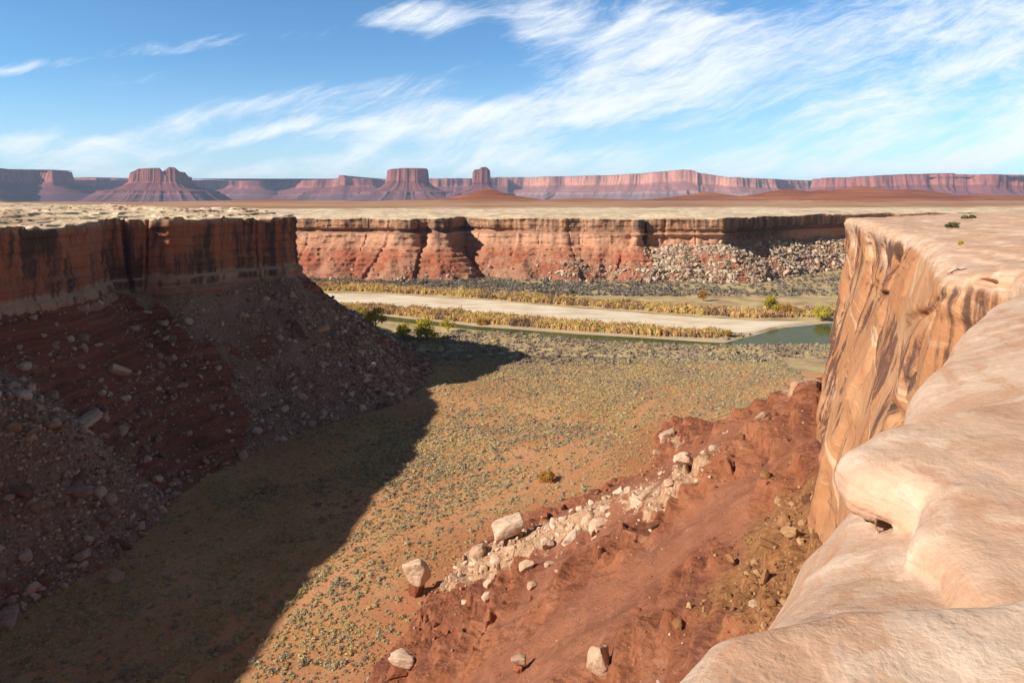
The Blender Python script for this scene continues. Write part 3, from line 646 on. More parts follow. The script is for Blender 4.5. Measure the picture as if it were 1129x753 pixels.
# ------------------------------------------------------------------ left mesa cap
def wall_block(name, poly, xs, ys, zs, ztop_fn, prof, amps, S, k, mat, extra=None):
    X2, Y2 = np.meshgrid(xs, ys, indexing='ij')
    sd, arc = sdf(X2, Y2, poly); zt = ztop_fn(X2, Y2)
    n = (len(xs), len(ys), len(zs)); f = np.empty(n, np.float32)
    for i0 in range(0, n[0], 32):
        sl = slice(i0, min(i0 + 32, n[0]))
        z = zs[None, None, :]; s = sd[sl][:, :, None] + prof(z, arc[sl][:, :, None])
        s, x, y, z = np.broadcast_arrays(s, X2[sl][:, :, None], Y2[sl][:, :, None], z)
        top = zt[sl][:, :, None] - z
        band = (np.abs(s) < amps[0] * 2.5 + 3 * S)
        nse = np.zeros(s.shape, np.float32); xb, yb, zb = x[band], y[band], z[band]; ab = np.broadcast_to(arc[sl][:, :, None], s.shape)[band]
        a = amps[0] * fbm(ab, zb * .12, 0, 17 * S, 4, 81) + amps[1] * ridged(ab, zb * 0.15, 0, 7 * S, 3, 82) + amps[2] * fbm(xb, yb, zb, 3.0 * S, 3, 83)
        q = fbm(ab, zb * 0.06, 0, 15 * S, 2, 84); a = a - amps[3] * sstep(0.05, 0.0, np.abs(q))
        q = zb + 1.2 * S * fbm(xb, yb, 0, 25 * S, 2, 85); fr = (q / (3.4 * S)) % 1.0; a = a + amps[4] * (sstep(0, .15, fr) - fr)
        if extra is not None: a = a + extra(xb, yb, zb, ab)
        nse[band] = a
        f[sl] = smin(s + nse, top, k)
    def warp(u):
        return np.stack([np.interp(u[:, 0], np.arange(n[0]), xs), np.interp(u[:, 1], np.arange(n[1]), ys), np.interp(u[:, 2], np.arange(n[2]), zs)], 1)
    V, F = surface_nets(f, warp)
    _, a = sdf(V[:, 0], V[:, 1], poly)
    dk = sum(np.exp(-((V[:, 0] - (p_ - CX) / FX * 685) / (w_ * .91)) ** 2) for p_, w_ in ((446, 8), (485, 8), (822, 26), (870, 40))) * (V[:, 1] > 600) * sstep(25, 40, V[:, 2])
    me = mesh_np(name, V, F, True, {'arc': a, 'dark': np.clip(dk, 0, 1)})
    log(name, len(V)); return obj(name, me, mat, kind='structure')
def ztopL(x, y):
    df, _ = dist_pl(x, y, RIM_L[1:18])
    z = 71.2 + 2.6 * sstep(6, 45, df) + 1.6 * sstep(230, 100, y) * (1 - sstep(6, 45, df)) + 1.0 * fbm(x, y, 0, 20, 4, 91) + 0.6 * ridged(x, y, 0, 7, 3, 92)
    q = z + 0.4 * fbm(x, y, 0, 8, 2, 93); return z + 0.8 * (terr(q, 1.1, 0.12, 1.0) - q)
def profL(z, arc):
    return 1.6 * sstep(60, 50, z) + 1.0 * sstep(51.5, 49.5, z) + 1.5 * sstep(48, 45, z) - 0.7 * sstep(53, 52, z) * sstep(50, 51.5, z)
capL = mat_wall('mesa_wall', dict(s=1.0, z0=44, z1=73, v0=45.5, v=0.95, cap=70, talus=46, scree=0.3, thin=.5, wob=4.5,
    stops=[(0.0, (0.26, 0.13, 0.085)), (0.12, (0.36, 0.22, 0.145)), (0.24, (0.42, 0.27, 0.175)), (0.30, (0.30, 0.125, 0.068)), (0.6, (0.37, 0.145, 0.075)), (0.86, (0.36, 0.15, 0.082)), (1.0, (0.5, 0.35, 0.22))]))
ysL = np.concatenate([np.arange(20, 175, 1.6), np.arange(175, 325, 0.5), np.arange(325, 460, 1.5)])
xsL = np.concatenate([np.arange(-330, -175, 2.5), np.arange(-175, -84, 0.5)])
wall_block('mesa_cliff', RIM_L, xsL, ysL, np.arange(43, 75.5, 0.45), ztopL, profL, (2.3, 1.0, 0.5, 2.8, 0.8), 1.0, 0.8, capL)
# the pale top of that mesa running back
def sheet(name, xs, ys, hf, mat, attrs=None, kind='structure', keep=None):
    X, Y = np.meshgrid(xs, ys, indexing='ij'); Z = hf(X, Y)
    V = np.stack([X.ravel(), Y.ravel(), Z.ravel()], 1); F = grid_faces(len(xs), len(ys))
    if keep is not None:
        kv = keep(V[:, 0], V[:, 1], V[:, 2]); F = F[kv[F].any(1)]
        used = np.unique(F); mp = np.full(len(V), -1); mp[used] = np.arange(len(used)); V = V[used]; F = mp[F]
    at = attrs(V) if attrs else None
    me = mesh_np(name, V, F, True, at); log(name, len(V))
    return obj(name, me, mat, kind=kind)
plat_mat = mat_plateau()
def keepTop(x, y, z):
    s, _ = sdf(x, y, RIM_L); return (s > 2.0) & ~((x > -325) & (y < 452) & (y > 22))
def backtop(x, y):
    s, _ = sdf(x, y, RIM_L); return ztopL(x, y) - 0.15 * (y < 456) - 2.0 * sstep(7, 1, s)
sheet('mesa_top', np.arange(-1200, -170, 4.0), np.arange(20, 905, 4.0), backtop, capL, lambda V: {'arc': V[:, 0]}, keep=keepTop)

# ------------------------------------------------------------------ far canyon wall across the river
RIM_F = [Wp(-400, 800), Wp(100, 790), Wp(250, 745), Wp(322, 706), Wp(350, 700), Wp(380, 693), Wp(400, 698), Wp(432, 688), Wp(438, 680), Wp(452, 680), Wp(457, 700), Wp(474, 703), Wp(478, 678), Wp(491, 678), Wp(497, 716), Wp(512, 742), Wp(525, 724), Wp(540, 704),
         Wp(570, 702), Wp(596, 696), Wp(620, 689), Wp(640, 694), Wp(660, 685), Wp(699, 682), Wp(703, 672), Wp(708, 674), Wp(709.5, 694), Wp(714, 680), Wp(760, 676), Wp(796, 672), Wp(802, 690), Wp(815, 706), Wp(850, 742), Wp(880, 768), Wp(925, 806), Wp(980, 850), Wp(1200, 900), Wp(1400, 900),
         (900, 1100), (-700, 1100)]
def ztopF(x, y):
    s_, _ = sdf(x, y, RIM_F)
    return 60.8 - 3.4 * sstep(48, 0, s_) + 1.3 * fbm(x, y, 0, 28, 5, 101) + 0.5 * sstep(690, 900, y) - 3.0 * sstep(-60, -200, x) * 0 + 0.002 * x
def profF(z, arc):
    m = 0.5 + 0.5 * np.clip(fbm(arc, 0, 0, 70, 2, 103) * 1.6, -1, 1)
    p = -7.0 * m * sstep(41.5, 43.5, z) * sstep(47.5, 45, z) + 4.2 * sstep(44, 41.5, z) + 3.0 * sstep(40, 29, z)
    lw = np.clip(31 - z, 0, 60); st = lw + 2.2 * (np.floor(lw / 4.6) + sstep(.35, .65, (lw / 4.6) % 1) - lw / 4.6)
    return p + 1.25 * st * (0.75 + 0.35 * fbm(arc, 0, 0, 40, 3, 104))
def extraF(x, y, z, a):
    low = sstep(34, 26, z)
    e = 5.0 * fbm(a, 0, 0, 75, 3, 107)
    e = e + low * (2.2 * fbm(a, z * .3, 0, 24, 4, 105) + 2.6 * fbm(x, y, z * 1.4, 15, 4, 109) + 1.6 * ridged(x, y, z, 8, 3, 106)) + 1.2 * fbm(x, y, z * 1.5, 8, 3, 110)
    # talus cones
    for px, wpx, hgt in CONES:
        cx = (px - CX) / FX * 690; hw = wpx * .92
        tz = np.clip((hgt - z) / hgt, 0, 1)
        e = e + sstep(1.0, 0.0, np.abs(x - cx) / (hw * (0.25 + tz))) * 14 * tz
    e = e + sstep(105, 135, x) * (-7.2 * sstep(43.5, 39, z) + 34 * np.clip((31 - z) / 31, 0, 1) - 14 * sstep(31, 0, z))
    return e
CONES = [(438, 16, 22), (572, 22, 24), (628, 30, 26), (690, 26, 20), (745, 24, 22)]
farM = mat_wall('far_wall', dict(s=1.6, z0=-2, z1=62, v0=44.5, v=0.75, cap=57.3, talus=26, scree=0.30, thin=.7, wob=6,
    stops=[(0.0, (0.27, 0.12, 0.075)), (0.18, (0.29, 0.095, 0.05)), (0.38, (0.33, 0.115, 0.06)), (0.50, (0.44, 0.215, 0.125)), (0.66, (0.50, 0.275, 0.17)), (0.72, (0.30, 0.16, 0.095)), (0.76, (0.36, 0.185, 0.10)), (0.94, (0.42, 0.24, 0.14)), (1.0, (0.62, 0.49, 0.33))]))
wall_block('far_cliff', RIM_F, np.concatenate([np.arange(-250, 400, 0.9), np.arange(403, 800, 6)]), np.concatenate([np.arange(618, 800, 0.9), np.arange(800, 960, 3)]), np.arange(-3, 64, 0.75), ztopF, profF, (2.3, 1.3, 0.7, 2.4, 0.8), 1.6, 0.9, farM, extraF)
def farplat(x, y):
    s, _ = sdf(x, y, RIM_F)
    z = ztopF(x, y) + 0 * x
    far = sstep(1000, 2600, y)
    z = z + sstep(940, 1100, y) * 1.3 * fbm(x, y, 0, 70, 4, 113) + far * (3 * fbm(x, y, 0, 300, 4, 111) + 1.0) - 0.15 * (y < 965) - 1.5 * sstep(12, 2, s)
    sink = 52 * sstep(1700, 7000, y); z = z - sink
    for px, Y, top, hw, pw in HILLS:
        cx, cy = Wp(px, Y); hh = (H - (top - YH) / FX * Y) - 60 + sink
        r = np.hypot((x - cx) / (hw / FX * Y), (y - cy) / (hw / FX * Y * 1.3)) + 0.10 * fbm(x, y, 0, 260, 4, 112)
        z = np.maximum(z, 59.5 - sink + hh * np.clip(1 - r, 0, 1) ** pw)
    return z
HILLS = [(538, 2500, 208.5, 52, .8), (540, 2480, 212, 80, 1.3), (555, 2900, 214, 70, 1.3), (780, 3100, 211.5, 75, 1.0), (770, 3000, 215, 110, 1.2), (868, 2900, 207.5, 70, .8), (905, 3000, 209, 100, 1.0), (950, 2700, 204.5, 95, 1.0), (1000, 2800, 208.5, 100, 1.1),
         (1080, 2900, 213, 150, 1.2), (1180, 2900, 212, 160, 1.2), (480, 2600, 219, 90, 1.0), (640, 2700, 218.5, 120, 1), (300, 2600, 219.5, 120, 1)]
def platattr(V):
    far = sstep(800, 1300, V[:, 1]); hill = sstep(61.5, 66, V[:, 2] + 52 * sstep(1700, 7000, V[:, 1]) - 2 * sstep(1500, 3000, V[:, 1]))
    return {'far': far, 'hill': hill}
def keepP(x, y, z):
    s, _ = sdf(x, y, RIM_F); return ((s > 3) | (y > 1090)) & ~((x > -243) & (x < 785) & (y < 948))
gy = np.concatenate([np.arange(675, 1100, 5), np.exp(np.linspace(math.log(1100), math.log(5200), 190)), np.exp(np.linspace(math.log(5300), math.log(30000), 40))])
sheet('far_plateau', np.concatenate([np.linspace(-26000, -4200, 20), np.arange(-4100, -700, 24), np.arange(-700, 900, 7), np.arange(900, 4200, 24), np.linspace(4300, 26000, 20)]), gy, farplat, plat_mat, platattr, keep=keepP)

# ------------------------------------------------------------------ far mesas on the skyline
def mesa(name, pts, hue_mat, wallf=0.40, depth=1500, seed=1, closed=False, base=2.0, talus=1.7, rough=1.0):
    """pts: (px, Y, top row) along the rim"""
    Q = np.array([(*Wp(px, Y), H - (ty - YH) / FX * Y) for px, Y, ty in pts])
    seg = np.hypot(*np.diff(Q[:, :2], axis=0).T); L = np.concatenate([[0], np.cumsum(seg)]); Ym = Q[:, 1].mean()
    s = np.arange(0, L[-1], Ym * 0.0009)
    x = np.interp(s, L, Q[:, 0]); y = np.interp(s, L, Q[:, 1]); zt = np.interp(s, L, Q[:, 2])
    tx = np.gradient(x); ty = np.gradient(y); l = np.hypot(tx, ty); nx, ny = ty / l, -tx / l      # outward = right of travel
    for _ in range(3 if not closed else 10):
        nx = np.convolve(np.pad(nx, 6, 'edge'), np.ones(13) / 13, 'valid'); ny = np.convolve(np.pad(ny, 6, 'edge'), np.ones(13) / 13, 'valid')
    l = np.hypot(nx, ny) + 1e-6; nx /= l; ny /= l
    hgt = zt - base
    rows = [(-depth, 1.0), (-40, 1.0), (-6, 0.995), (0, 0.975), (5, 1 - wallf * .5), (12, 1 - wallf), (30, 1 - wallf - .03), (60, 1 - wallf - .10)]
    for i in range(0):
        g = i / 11; rows.append((60 + (talus * np.mean(hgt) * (1 - wallf)) * (g ** 1.15), (1 - wallf - .10) * (1 - g) ** 1.0 * (1 + 0.0) - (0.03 if i == 11 else 0)))
    c_ = 1 - wallf; mh = np.mean(hgt)
    rows += [(o_ * mh, f_) for o_, f_ in ((.30, c_ - .14), (.42, c_ - .20), (.52, c_ - .24), (.66, c_ - .26), (.72, c_ - .27), (.75, c_ - .34), (.90, c_ - .41), (1.05, .13), (1.2, .06), (1.45, -.05))]
    V = []; fzs = []
    for off, fz in rows:
        am = (210 * fbm(s, 0, 0, 1100, 3, seed) + 110 * fbm(s, 0, 0, 380, 2, seed + 6) + 50 * ridged(s, 0, 0, 210, 3, seed + 1) + 18 * fbm(s, 0, 0, 75, 3, seed + 2)) * rough
        lowr = (1 - fz)
        am = am * (1 - 0.5 * lowr) + lowr * 120 * ridged(s, off * .6, 0, 230, 4, seed + 3)
        if off < -40: am = am * 0
        if closed and off < -40: off = -min(depth, 260)
        zz = base + hgt * fz + (fz > .9) * 5 * fbm(s, off, 0, 150, 3, seed + 4) + (0.02 < fz < .6) * 9 * fbm(s, off, 0, 120, 3, seed + 5)
        led = 10 * np.sin(fz * 30) * (fz < .55)
        V.append(np.stack([x + nx * (off + am + led), y + ny * (off + am + led), zz], 1)); fzs.append(np.full(len(s), fz))
    n = len(s); V = np.concatenate(V); F = grid_faces(len(rows), n)
    me = mesh_np(name, V, F, True, {'fz': np.concatenate(fzs), 'arc': np.tile(s, len(rows))}); log(name, len(V))
    return obj(name, me, hue_mat, kind='structure')
redM = mat_mesa('mesa_red_rock', (0.195, 0.080, 0.072)); palM = mat_mesa('mesa_pale_rock', (0.29, 0.145, 0.118))
mesa('mesa', [(-260, 6400, 184), (-60, 7600, 186), (0, 8300, 185.5), (9, 8400, 186), (11, 8400, 188.5), (13, 8450, 186.5), (38, 8800, 187), (42, 8750, 187), (58, 8700, 187.5), (76, 9100, 188.5), (80, 10400, 191)], redM, .36, 450, 3)
mesa('mesa', [(70, 11500, 196), (110, 11200, 195.5), (140, 11300, 197), (220, 11500, 198.5), (283, 11200, 199.5), (292, 12500, 202), (297, 11500, 200), (340, 11000, 199), (372, 10800, 196.5), (374, 10800, 193.5), (379, 10800, 193.5), (381, 10800, 196), (408, 10900, 197), (420, 11800, 198), (470, 12200, 197), (560, 12200, 196.5)], redM, .35, 3000, 13)
mesa('mesa', [(540, 12600, 196), (620, 12000, 194.5), (660, 11500, 193.5), (696, 11200, 191.5), (735, 11000, 188.5), (754, 11000, 187), (764, 11000, 188), (770, 11000, 190.5), (803, 10800, 195.5), (850, 10900, 197.5), (893, 11300, 199), (930, 12300, 199)], palM, .40, 3000, 23)
mesa('mesa', [(898, 9600, 197.5), (903, 9000, 196.5), (950, 8800, 194.5), (1000, 8700, 192), (1047, 8700, 191), (1052, 8700, 192.5), (1129, 8600, 193.5), (1300, 8300, 194), (1500, 8200, 195)], redM, .5, 3000, 33)
def butte(name, px0, px1, Y, prof, mat, seed, wallf=.38, talus=1.5):
    """free-standing butte: closed elliptical plan; prof = top rows along px"""
    n = 420; a = np.linspace(0, 2 * math.pi, n, endpoint=False)
    cx, cy = Wp((px0 + px1) / 2, Y); rx = (px1 - px0) / 2 / FX * Y; ry = rx * 0.8
    ca, sa = np.cos(a), np.sin(a)
    ppx = np.array([p for p, _ in prof]); pty = np.array([t for _, t in prof])
    base = 2.0; V = []; fzs = []
    rows = [(0.05, 1.0), (0.35, 1), (0.6, 1), (0.8, 1), (0.93, 0.998), (1.0, 0.97), (1.03, 1 - wallf * .5), (1.06, 1 - wallf), (1.14, 1 - wallf - .04)]
    hm = (H - (pty.min() - YH) / FX * Y) - base; c_ = 1 - wallf; q_ = hm / rx * .8
    rows += [(1.10 + o_ * q_, f_) for o_, f_ in ((.10, c_ - .10), (.28, c_ - .19), (.42, c_ - .235), (.65, c_ - .26), (.85, c_ - .28), (.88, c_ - .34), (1.05, c_ - .41), (1.2, .13), (1.35, .06), (1.6, -.05))]
    sq = 1 / np.maximum(np.abs(ca), np.abs(sa)) ** 0.5
    for k, fz in rows:
        fl = 1 + (0.10 * fbm(ca * 3, sa * 3, 0, 1.0, 3, seed) + 0.055 * ridged(ca * 9, sa * 9, 0, 1.0, 3, seed + 1)) * (k > .7) + (fz < .6) * 0.045 * ridged(ca * 5, sa * 5, k, 1.0, 3, seed + 2)
        xx = cx + ca * rx * k * fl * sq * .93; yy = cy + sa * ry * k * fl * sq * .93
        ht = H - (np.interp(CX + (xx / yy) * FX, ppx, pty) - YH) / FX * Y - base if fz > .9 else (H - (np.median(pty) - YH) / FX * Y) - base
        V.append(np.stack([xx, yy, base + ht * fz + 0 * xx], 1)); fzs.append(np.full(n, fz))
    V = np.concatenate(V); m = len(rows); i = np.arange(m - 1)[:, None] * n + np.arange(n)[None]; j = np.arange(m - 1)[:, None] * n + (np.arange(n)[None] + 1) % n
    F = np.stack([i.ravel(), (i + n).ravel(), (j + n).ravel(), j.ravel()], 1)[:, ::-1]
    me = mesh_np(name, V, F, False, {'fz': np.concatenate(fzs), 'arc': np.tile(a * rx, m)}); obj(name, me, mat, kind='structure')
butte('butte', 148, 208, 8300, [(148, 190), (152, 187), (160, 186.5), (176, 186), (181, 192), (183, 194), (184.5, 186), (187, 185), (193, 185.5), (195, 189), (200, 190), (204, 190), (208, 195)], redM, 3, .36, 1.5)
butte('butte', 427.5, 472, 9000, [(427, 187.5), (430, 187), (445, 186), (470, 186), (472, 187)], redM, 7, .42, 1.7)
butte('butte', 521.5, 541, 8800, [(521, 190), (523, 187.5), (529, 187), (530, 185), (536, 184.5), (538, 186), (540, 188)], redM, 9, .46, 1.7)

# ------------------------------------------------------------------ valley floor, river, sand bar, slopes
TRACK1 = [P(180, 753), P(330, 640), P(410, 560), P(520, 520), P(600, 500), P(690, 470), P(720, 440)]
TRACK2 = [P(215, 753), P(365, 640), P(450, 590), P(560, 545), P(640, 520), P(700, 480)]
def floor_attr(V):
    x, y = V[:, 0], V[:, 1]
    ed = 330 + 14 * fbm(x, y, 0, 40, 3, 121) - 0.12 * np.clip(x, -50, 150)
    rip = sstep(-6, 6, y - ed)
    t1, _ = dist_pl(x, y, TRACK1); t2, _ = dist_pl(x, y, TRACK2)
    tr = np.maximum(np.exp(-(t1 / 1.3) ** 2), np.exp(-(t2 / 1.2) ** 2))
    dR, _ = dist_pl(x, y, TOE_R)
    return {'rip': rip, 'track': tr, 'edge': sstep(16, 2, dR + 4 * fbm(x, y, 0, 9, 3, 122))}
sheet('ground', np.concatenate([np.linspace(-3000, -420, 18), np.arange(-400, -110, 4), np.arange(-110, 130, 0.9), np.arange(130, 560, 3), np.linspace(600, 3000, 14)]),
      np.concatenate([np.linspace(-2000, 0, 10), np.arange(10, 98, 3), np.arange(98, 330, 0.9), np.arange(330, 520, 1.6), np.arange(520, 700, 4), np.linspace(720, 900, 8)]), floor_h, mat_floor(), floor_attr)
def pxw(pl, z): return [(x, y) for x, y in pl]
water = mesh_np('river', [(-900, 330, -1.0), (1300, 330, -1.0), (1300, 640, -1.0), (-900, 640, -1.0)], [(0, 1, 2, 3)], False)
obj('river', water, mat_water(), kind='structure')
def sand_h(x, y):
    s, _ = sdf(x, y, SAND); return -1.6 + 1.25 * sstep(-6, 9, s) + 0.10 * fbm(x, y, 0, 22, 3, 131)
def sand_attr(V):
    x, y = V[:, 0], V[:, 1]; rr, _ = sdf(x, y, RIVER); s, _ = sdf(x, y, SAND)
    return {'wet': np.clip(sstep(-10, 0, rr) + 0.75 * sstep(30, 0, s) * sstep(150, 260, x) * sstep(0.2, -.2, fbm(x, y, 0, 40, 3, 132)) * 1.0, 0, 1)}
sheet('sandbar', np.arange(-420, 520, 3.0), np.arange(340, 620, 2.0), sand_h, mat_sand(), sand_attr, keep=lambda x, y, z: sdf(x, y, SAND)[0] > -7)
def ra(V):
    x, y = V[:, 0], V[:, 1]; d, s = dist_pl(x, y, DEBRIS)
    tan = 1.15 * np.exp(-(d / 6.0) ** 2) * (.45 + 1.1 * sstep(-.5, .45, fbm(x, y, 0, 7, 3, 153)))
    cr, _ = dist_pl(x, y, [(48, 112), (51, 140), (48, 180), (50, 215)])
    tan = tan + 0.8 * np.exp(-(cr / 3.5) ** 2) * sstep(150, 120, y) + 0.75 * np.exp(-(cr / 2.0) ** 2)
    h = [ray_hit(px, py, lambda a, b: right_h(a, b, False), 30, 200) for px, py in ((885, 560), (870, 600), (890, 640), (850, 620), (900, 590))]
    o = 0
    for p in h:
        if p: o = np.maximum(o, np.exp(-(np.hypot(x - p[0], y - p[1]) / 7.5) ** 2) * 1.1)
    dT, _ = dist_pl(x, y, TOE_R)
    rough = np.clip(rough_mask(x, y, dT), 0, 1)
    return {'tan': tan, 'ochre': o, 'rough': rough}
sheet('red_slope', np.arange(-75, 120, 0.3), np.concatenate([np.linspace(-60, 28, 40), np.arange(28, 242, 0.3)]), right_h, mat_redslope(), ra, keep=lambda x, y, z: z > -0.8)
def la(V):
    x, y = V[:, 0], V[:, 1]; dB, sB = dist_pl(x, y, BASE_L); dT, _ = dist_pl(x, y, TOE_L)
    return {'red': red_mask_left(x, y, left_h(x, y, False), dB / (dB + dT), sB)}
sheet('talus_slope', np.concatenate([np.arange(-330, -175, 4), np.arange(-175, -28, 0.5)]), np.concatenate([np.arange(-40, 110, 3), np.arange(110, 345, 0.5), np.arange(345, 600, 3)]), left_h, mat_talus(), la, keep=lambda x, y, z: z > -0.8)

# <<VEG>>
# ------------------------------------------------------------------ rocks and plants: base shapes
def ico(sub):
    t = (1 + 5 ** .5) / 2
    V = np.array([(-1, t, 0), (1, t, 0), (-1, -t, 0), (1, -t, 0), (0, -1, t), (0, 1, t), (0, -1, -t), (0, 1, -t), (t, 0, -1), (t, 0, 1), (-t, 0, -1), (-t, 0, 1)], float)
    F = [(0, 11, 5), (0, 5, 1), (0, 1, 7), (0, 7, 10), (0, 10, 11), (1, 5, 9), (5, 11, 4), (11, 10, 2), (10, 7, 6), (7, 1, 8), (3, 9, 4), (3, 4, 2), (3, 2, 6), (3, 6, 8), (3, 8, 9), (4, 9, 5), (2, 4, 11), (6, 2, 10), (8, 6, 7), (9, 8, 1)]
    V = [v / np.linalg.norm(v) for v in V]
    for _ in range(sub):
        c = {}; G = []
        def mid(a, b):
            k = (min(a, b), max(a, b))
            if k not in c: m = V[a] + V[b]; V.append(m / np.linalg.norm(m)); c[k] = len(V) - 1
            return c[k]
        for a, b, d in F:
            x, y, z = mid(a, b), mid(b, d), mid(d, a); G += [(a, x, z), (b, y, x), (d, z, y), (x, y, z)]
        F = G
    return np.array(V), np.array(F)
_ICO = {i: ico(i) for i in range(6)}
def rock_shape(seed, sub=1, nplanes=11, sharp=30, rough=0.05, aspect=(1, .8, .6)):
    r = np.random.default_rng(seed); V, F = _ICO[sub]
    N = r.normal(size=(nplanes, 3)); N /= np.linalg.norm(N, axis=1)[:, None]
    N = np.concatenate([N, [(1, 0, 0), (-1, 0, 0), (0, 1, 0), (0, -1, 0), (0, 0, 1), (0, 0, -1)]]); D = np.concatenate([r.uniform(.62, 1.0, nplanes), r.uniform(.8, 1.0, 6)])
    dt = V @ N.T; rad = D[None] / np.maximum(dt, 1e-3); R0 = (np.sum(rad ** (-sharp), 1)) ** (-1 / sharp)
    P0 = V * R0[:, None]
    if rough: P0 = P0 * (1 + rough * fbm(P0[:, 0], P0[:, 1], P0[:, 2], .7, 4, seed % 17))[:, None]
    return P0 * np.array(aspect), F
def rand_rot(r, n, tilt=.5):
    a = r.uniform(0, 2 * math.pi, n); b = r.normal(0, tilt, n); c = r.normal(0, tilt, n)
    ca, sa, cb, sb, cc, sc = np.cos(a), np.sin(a), np.cos(b), np.sin(b), np.cos(c), np.sin(c); z = np.zeros(n); o = np.ones(n)
    Rz = np.stack([ca, -sa, z, sa, ca, z, z, z, o], 1).reshape(n, 3, 3); Rx = np.stack([o, z, z, z, cb, -sb, z, sb, cb], 1).reshape(n, 3, 3); Ry = np.stack([cc, z, sc, z, o, z, -sc, z, cc], 1).reshape(n, 3, 3)
    return Rz @ Rx @ Ry
def scatter(name, shapes, pts, scl, mat, tilt=.5, tint=None, smooth=False, seed=1, label=None):
    r = np.random.default_rng(seed); n = len(pts); pts = np.asarray(pts); scl = np.asarray(scl)
    if scl.ndim == 1: scl = np.repeat(scl[:, None], 3, 1)
    Rm = rand_rot(r, n, tilt); which = r.integers(0, len(shapes), n); tint = r.random(n) if tint is None else tint
    Vs, Fs, Ts = [], [], []; off = 0
    for k, (V, F) in enumerate(shapes):
        i = np.nonzero(which == k)[0]
        if not len(i): continue
        vv = V[None] * scl[i][:, None, :]; vv = np.einsum('nij,nkj->nki', Rm[i], vv) + pts[i][:, None, :]
        ff = F[None] + (np.arange(len(i)) * len(V))[:, None, None] + off
        Vs.append(vv.reshape(-1, 3)); Fs.append(ff.reshape(-1, F.shape[1])); Ts.append(np.repeat(tint[i], len(V))); off += len(i) * len(V)
    me = mesh_np(name, np.concatenate(Vs), np.concatenate(Fs), smooth, {'tint': np.concatenate(Ts)}); log(name, n)
    return obj(name, me, mat, kind='stuff')
def clump(seed, n, leaf, up=0.0, rx=1.0, h=1.0, core=True, blade=1.0):
    """loose dome of small leaf triangles"""
    r = np.random.default_rng(seed); d = r.normal(size=(n, 3)); d[:, 2] = np.abs(d[:, 2]); d /= np.linalg.norm(d, axis=1)[:, None]
    rad = r.uniform(.55, 1.0, n) * (1 + .28 * np.sin(3 * np.arctan2(d[:, 1], d[:, 0]) + seed)); c = d * rad[:, None] * np.array([rx, rx, h])
    a = r.normal(size=(n, 3)); a[:, 2] += up * 3; a /= np.linalg.norm(a, axis=1)[:, None]; b = np.cross(a, r.normal(size=(n, 3))); b /= np.linalg.norm(b, axis=1)[:, None]
    s = leaf * r.uniform(.6, 1.4, n)[:, None]
    V = np.stack([c - a * s * .6 * blade - b * s * .5, c - a * s * .5 * blade + b * s * .5, c + a * s * .9 * blade], 1).reshape(-1, 3)
    F = np.arange(3 * n).reshape(n, 3)
    if core:
        cv, cf = _ICO[1 if n < 80 else 2]; cv = cv * (1 + .25 * np.sin(cv[:, :1] * 5 + seed)) * np.array([rx * .62, rx * .62, h * .62]); cv = cv + [0, 0, h * .12]
        F = np.concatenate([F, cf + len(V)]); V = np.concatenate([V, cv])
    V[:, 2] = np.maximum(V[:, 2], -.1)
    return V, F
def in_poly_pts(pl, n, r, box=None):
    pl = np.asarray(pl); x0, y0 = pl.min(0); x1, y1 = pl.max(0)
    if box: x0, x1, y0, y1 = max(x0, box[0]), min(x1, box[1]), max(y0, box[2]), min(y1, box[3])
    out = []
    while sum(map(len, out)) < n:
        x = r.uniform(x0, x1, n * 2); y = r.uniform(y0, y1, n * 2); m = inside(x, y, pl); out.append(np.stack([x[m], y[m]], 1))
    return np.concatenate(out)[:n]
def in_view(x, y, m=60): px = CX + x / y * FX; return (px > -m) & (px < 1129 + m)

rk_pale = mat_rock('pale_boulder_rock', [(0.2, (0.30, 0.165, 0.095)), (0.42, (0.47, 0.30, 0.19)), (0.6, (0.57, 0.40, 0.275)), (0.8, (0.63, 0.49, 0.36))], .3, .8)
rk_brown = mat_rock('talus_boulder_rock', [(0.2, (0.15, 0.08, 0.055)), (0.5, (0.32, 0.205, 0.145)), (0.8, (0.54, 0.40, 0.30))], .6)
rk_red = mat_rock('red_boulder_rock', [(0.2, (0.17, 0.055, 0.03)), (0.5, (0.30, 0.105, 0.05)), (0.8, (0.42, 0.19, 0.105))], .55)
rk_grey = mat_rock('far_boulder_rock', [(0.2, (0.22, 0.14, 0.09)), (0.5, (0.38, 0.275, 0.185)), (0.8, (0.52, 0.41, 0.29))], .6, .5)
rk_ochre = mat_rock('ochre_boulder_rock', [(0.2, (0.12, 0.05, 0.026)), (0.5, (0.255, 0.12, 0.05)), (0.8, (0.40, 0.235, 0.11))], .6)
small = [rock_shape(100 + i, 1, 9, 30, .0, a) for i, a in enumerate([(1, .8, .6), (1, .7, .45), (1, .9, .7), (1, .55, .5), (1, .8, .35), (1, .95, .8)])]
mid_ = [rock_shape(200 + i, 2, 11, 30, .06, a) for i, a in enumerate([(1, .8, .6), (1, .7, .45), (1, .9, .7), (1, .55, .5), (1, .8, .35), (1, .95, .8)])]

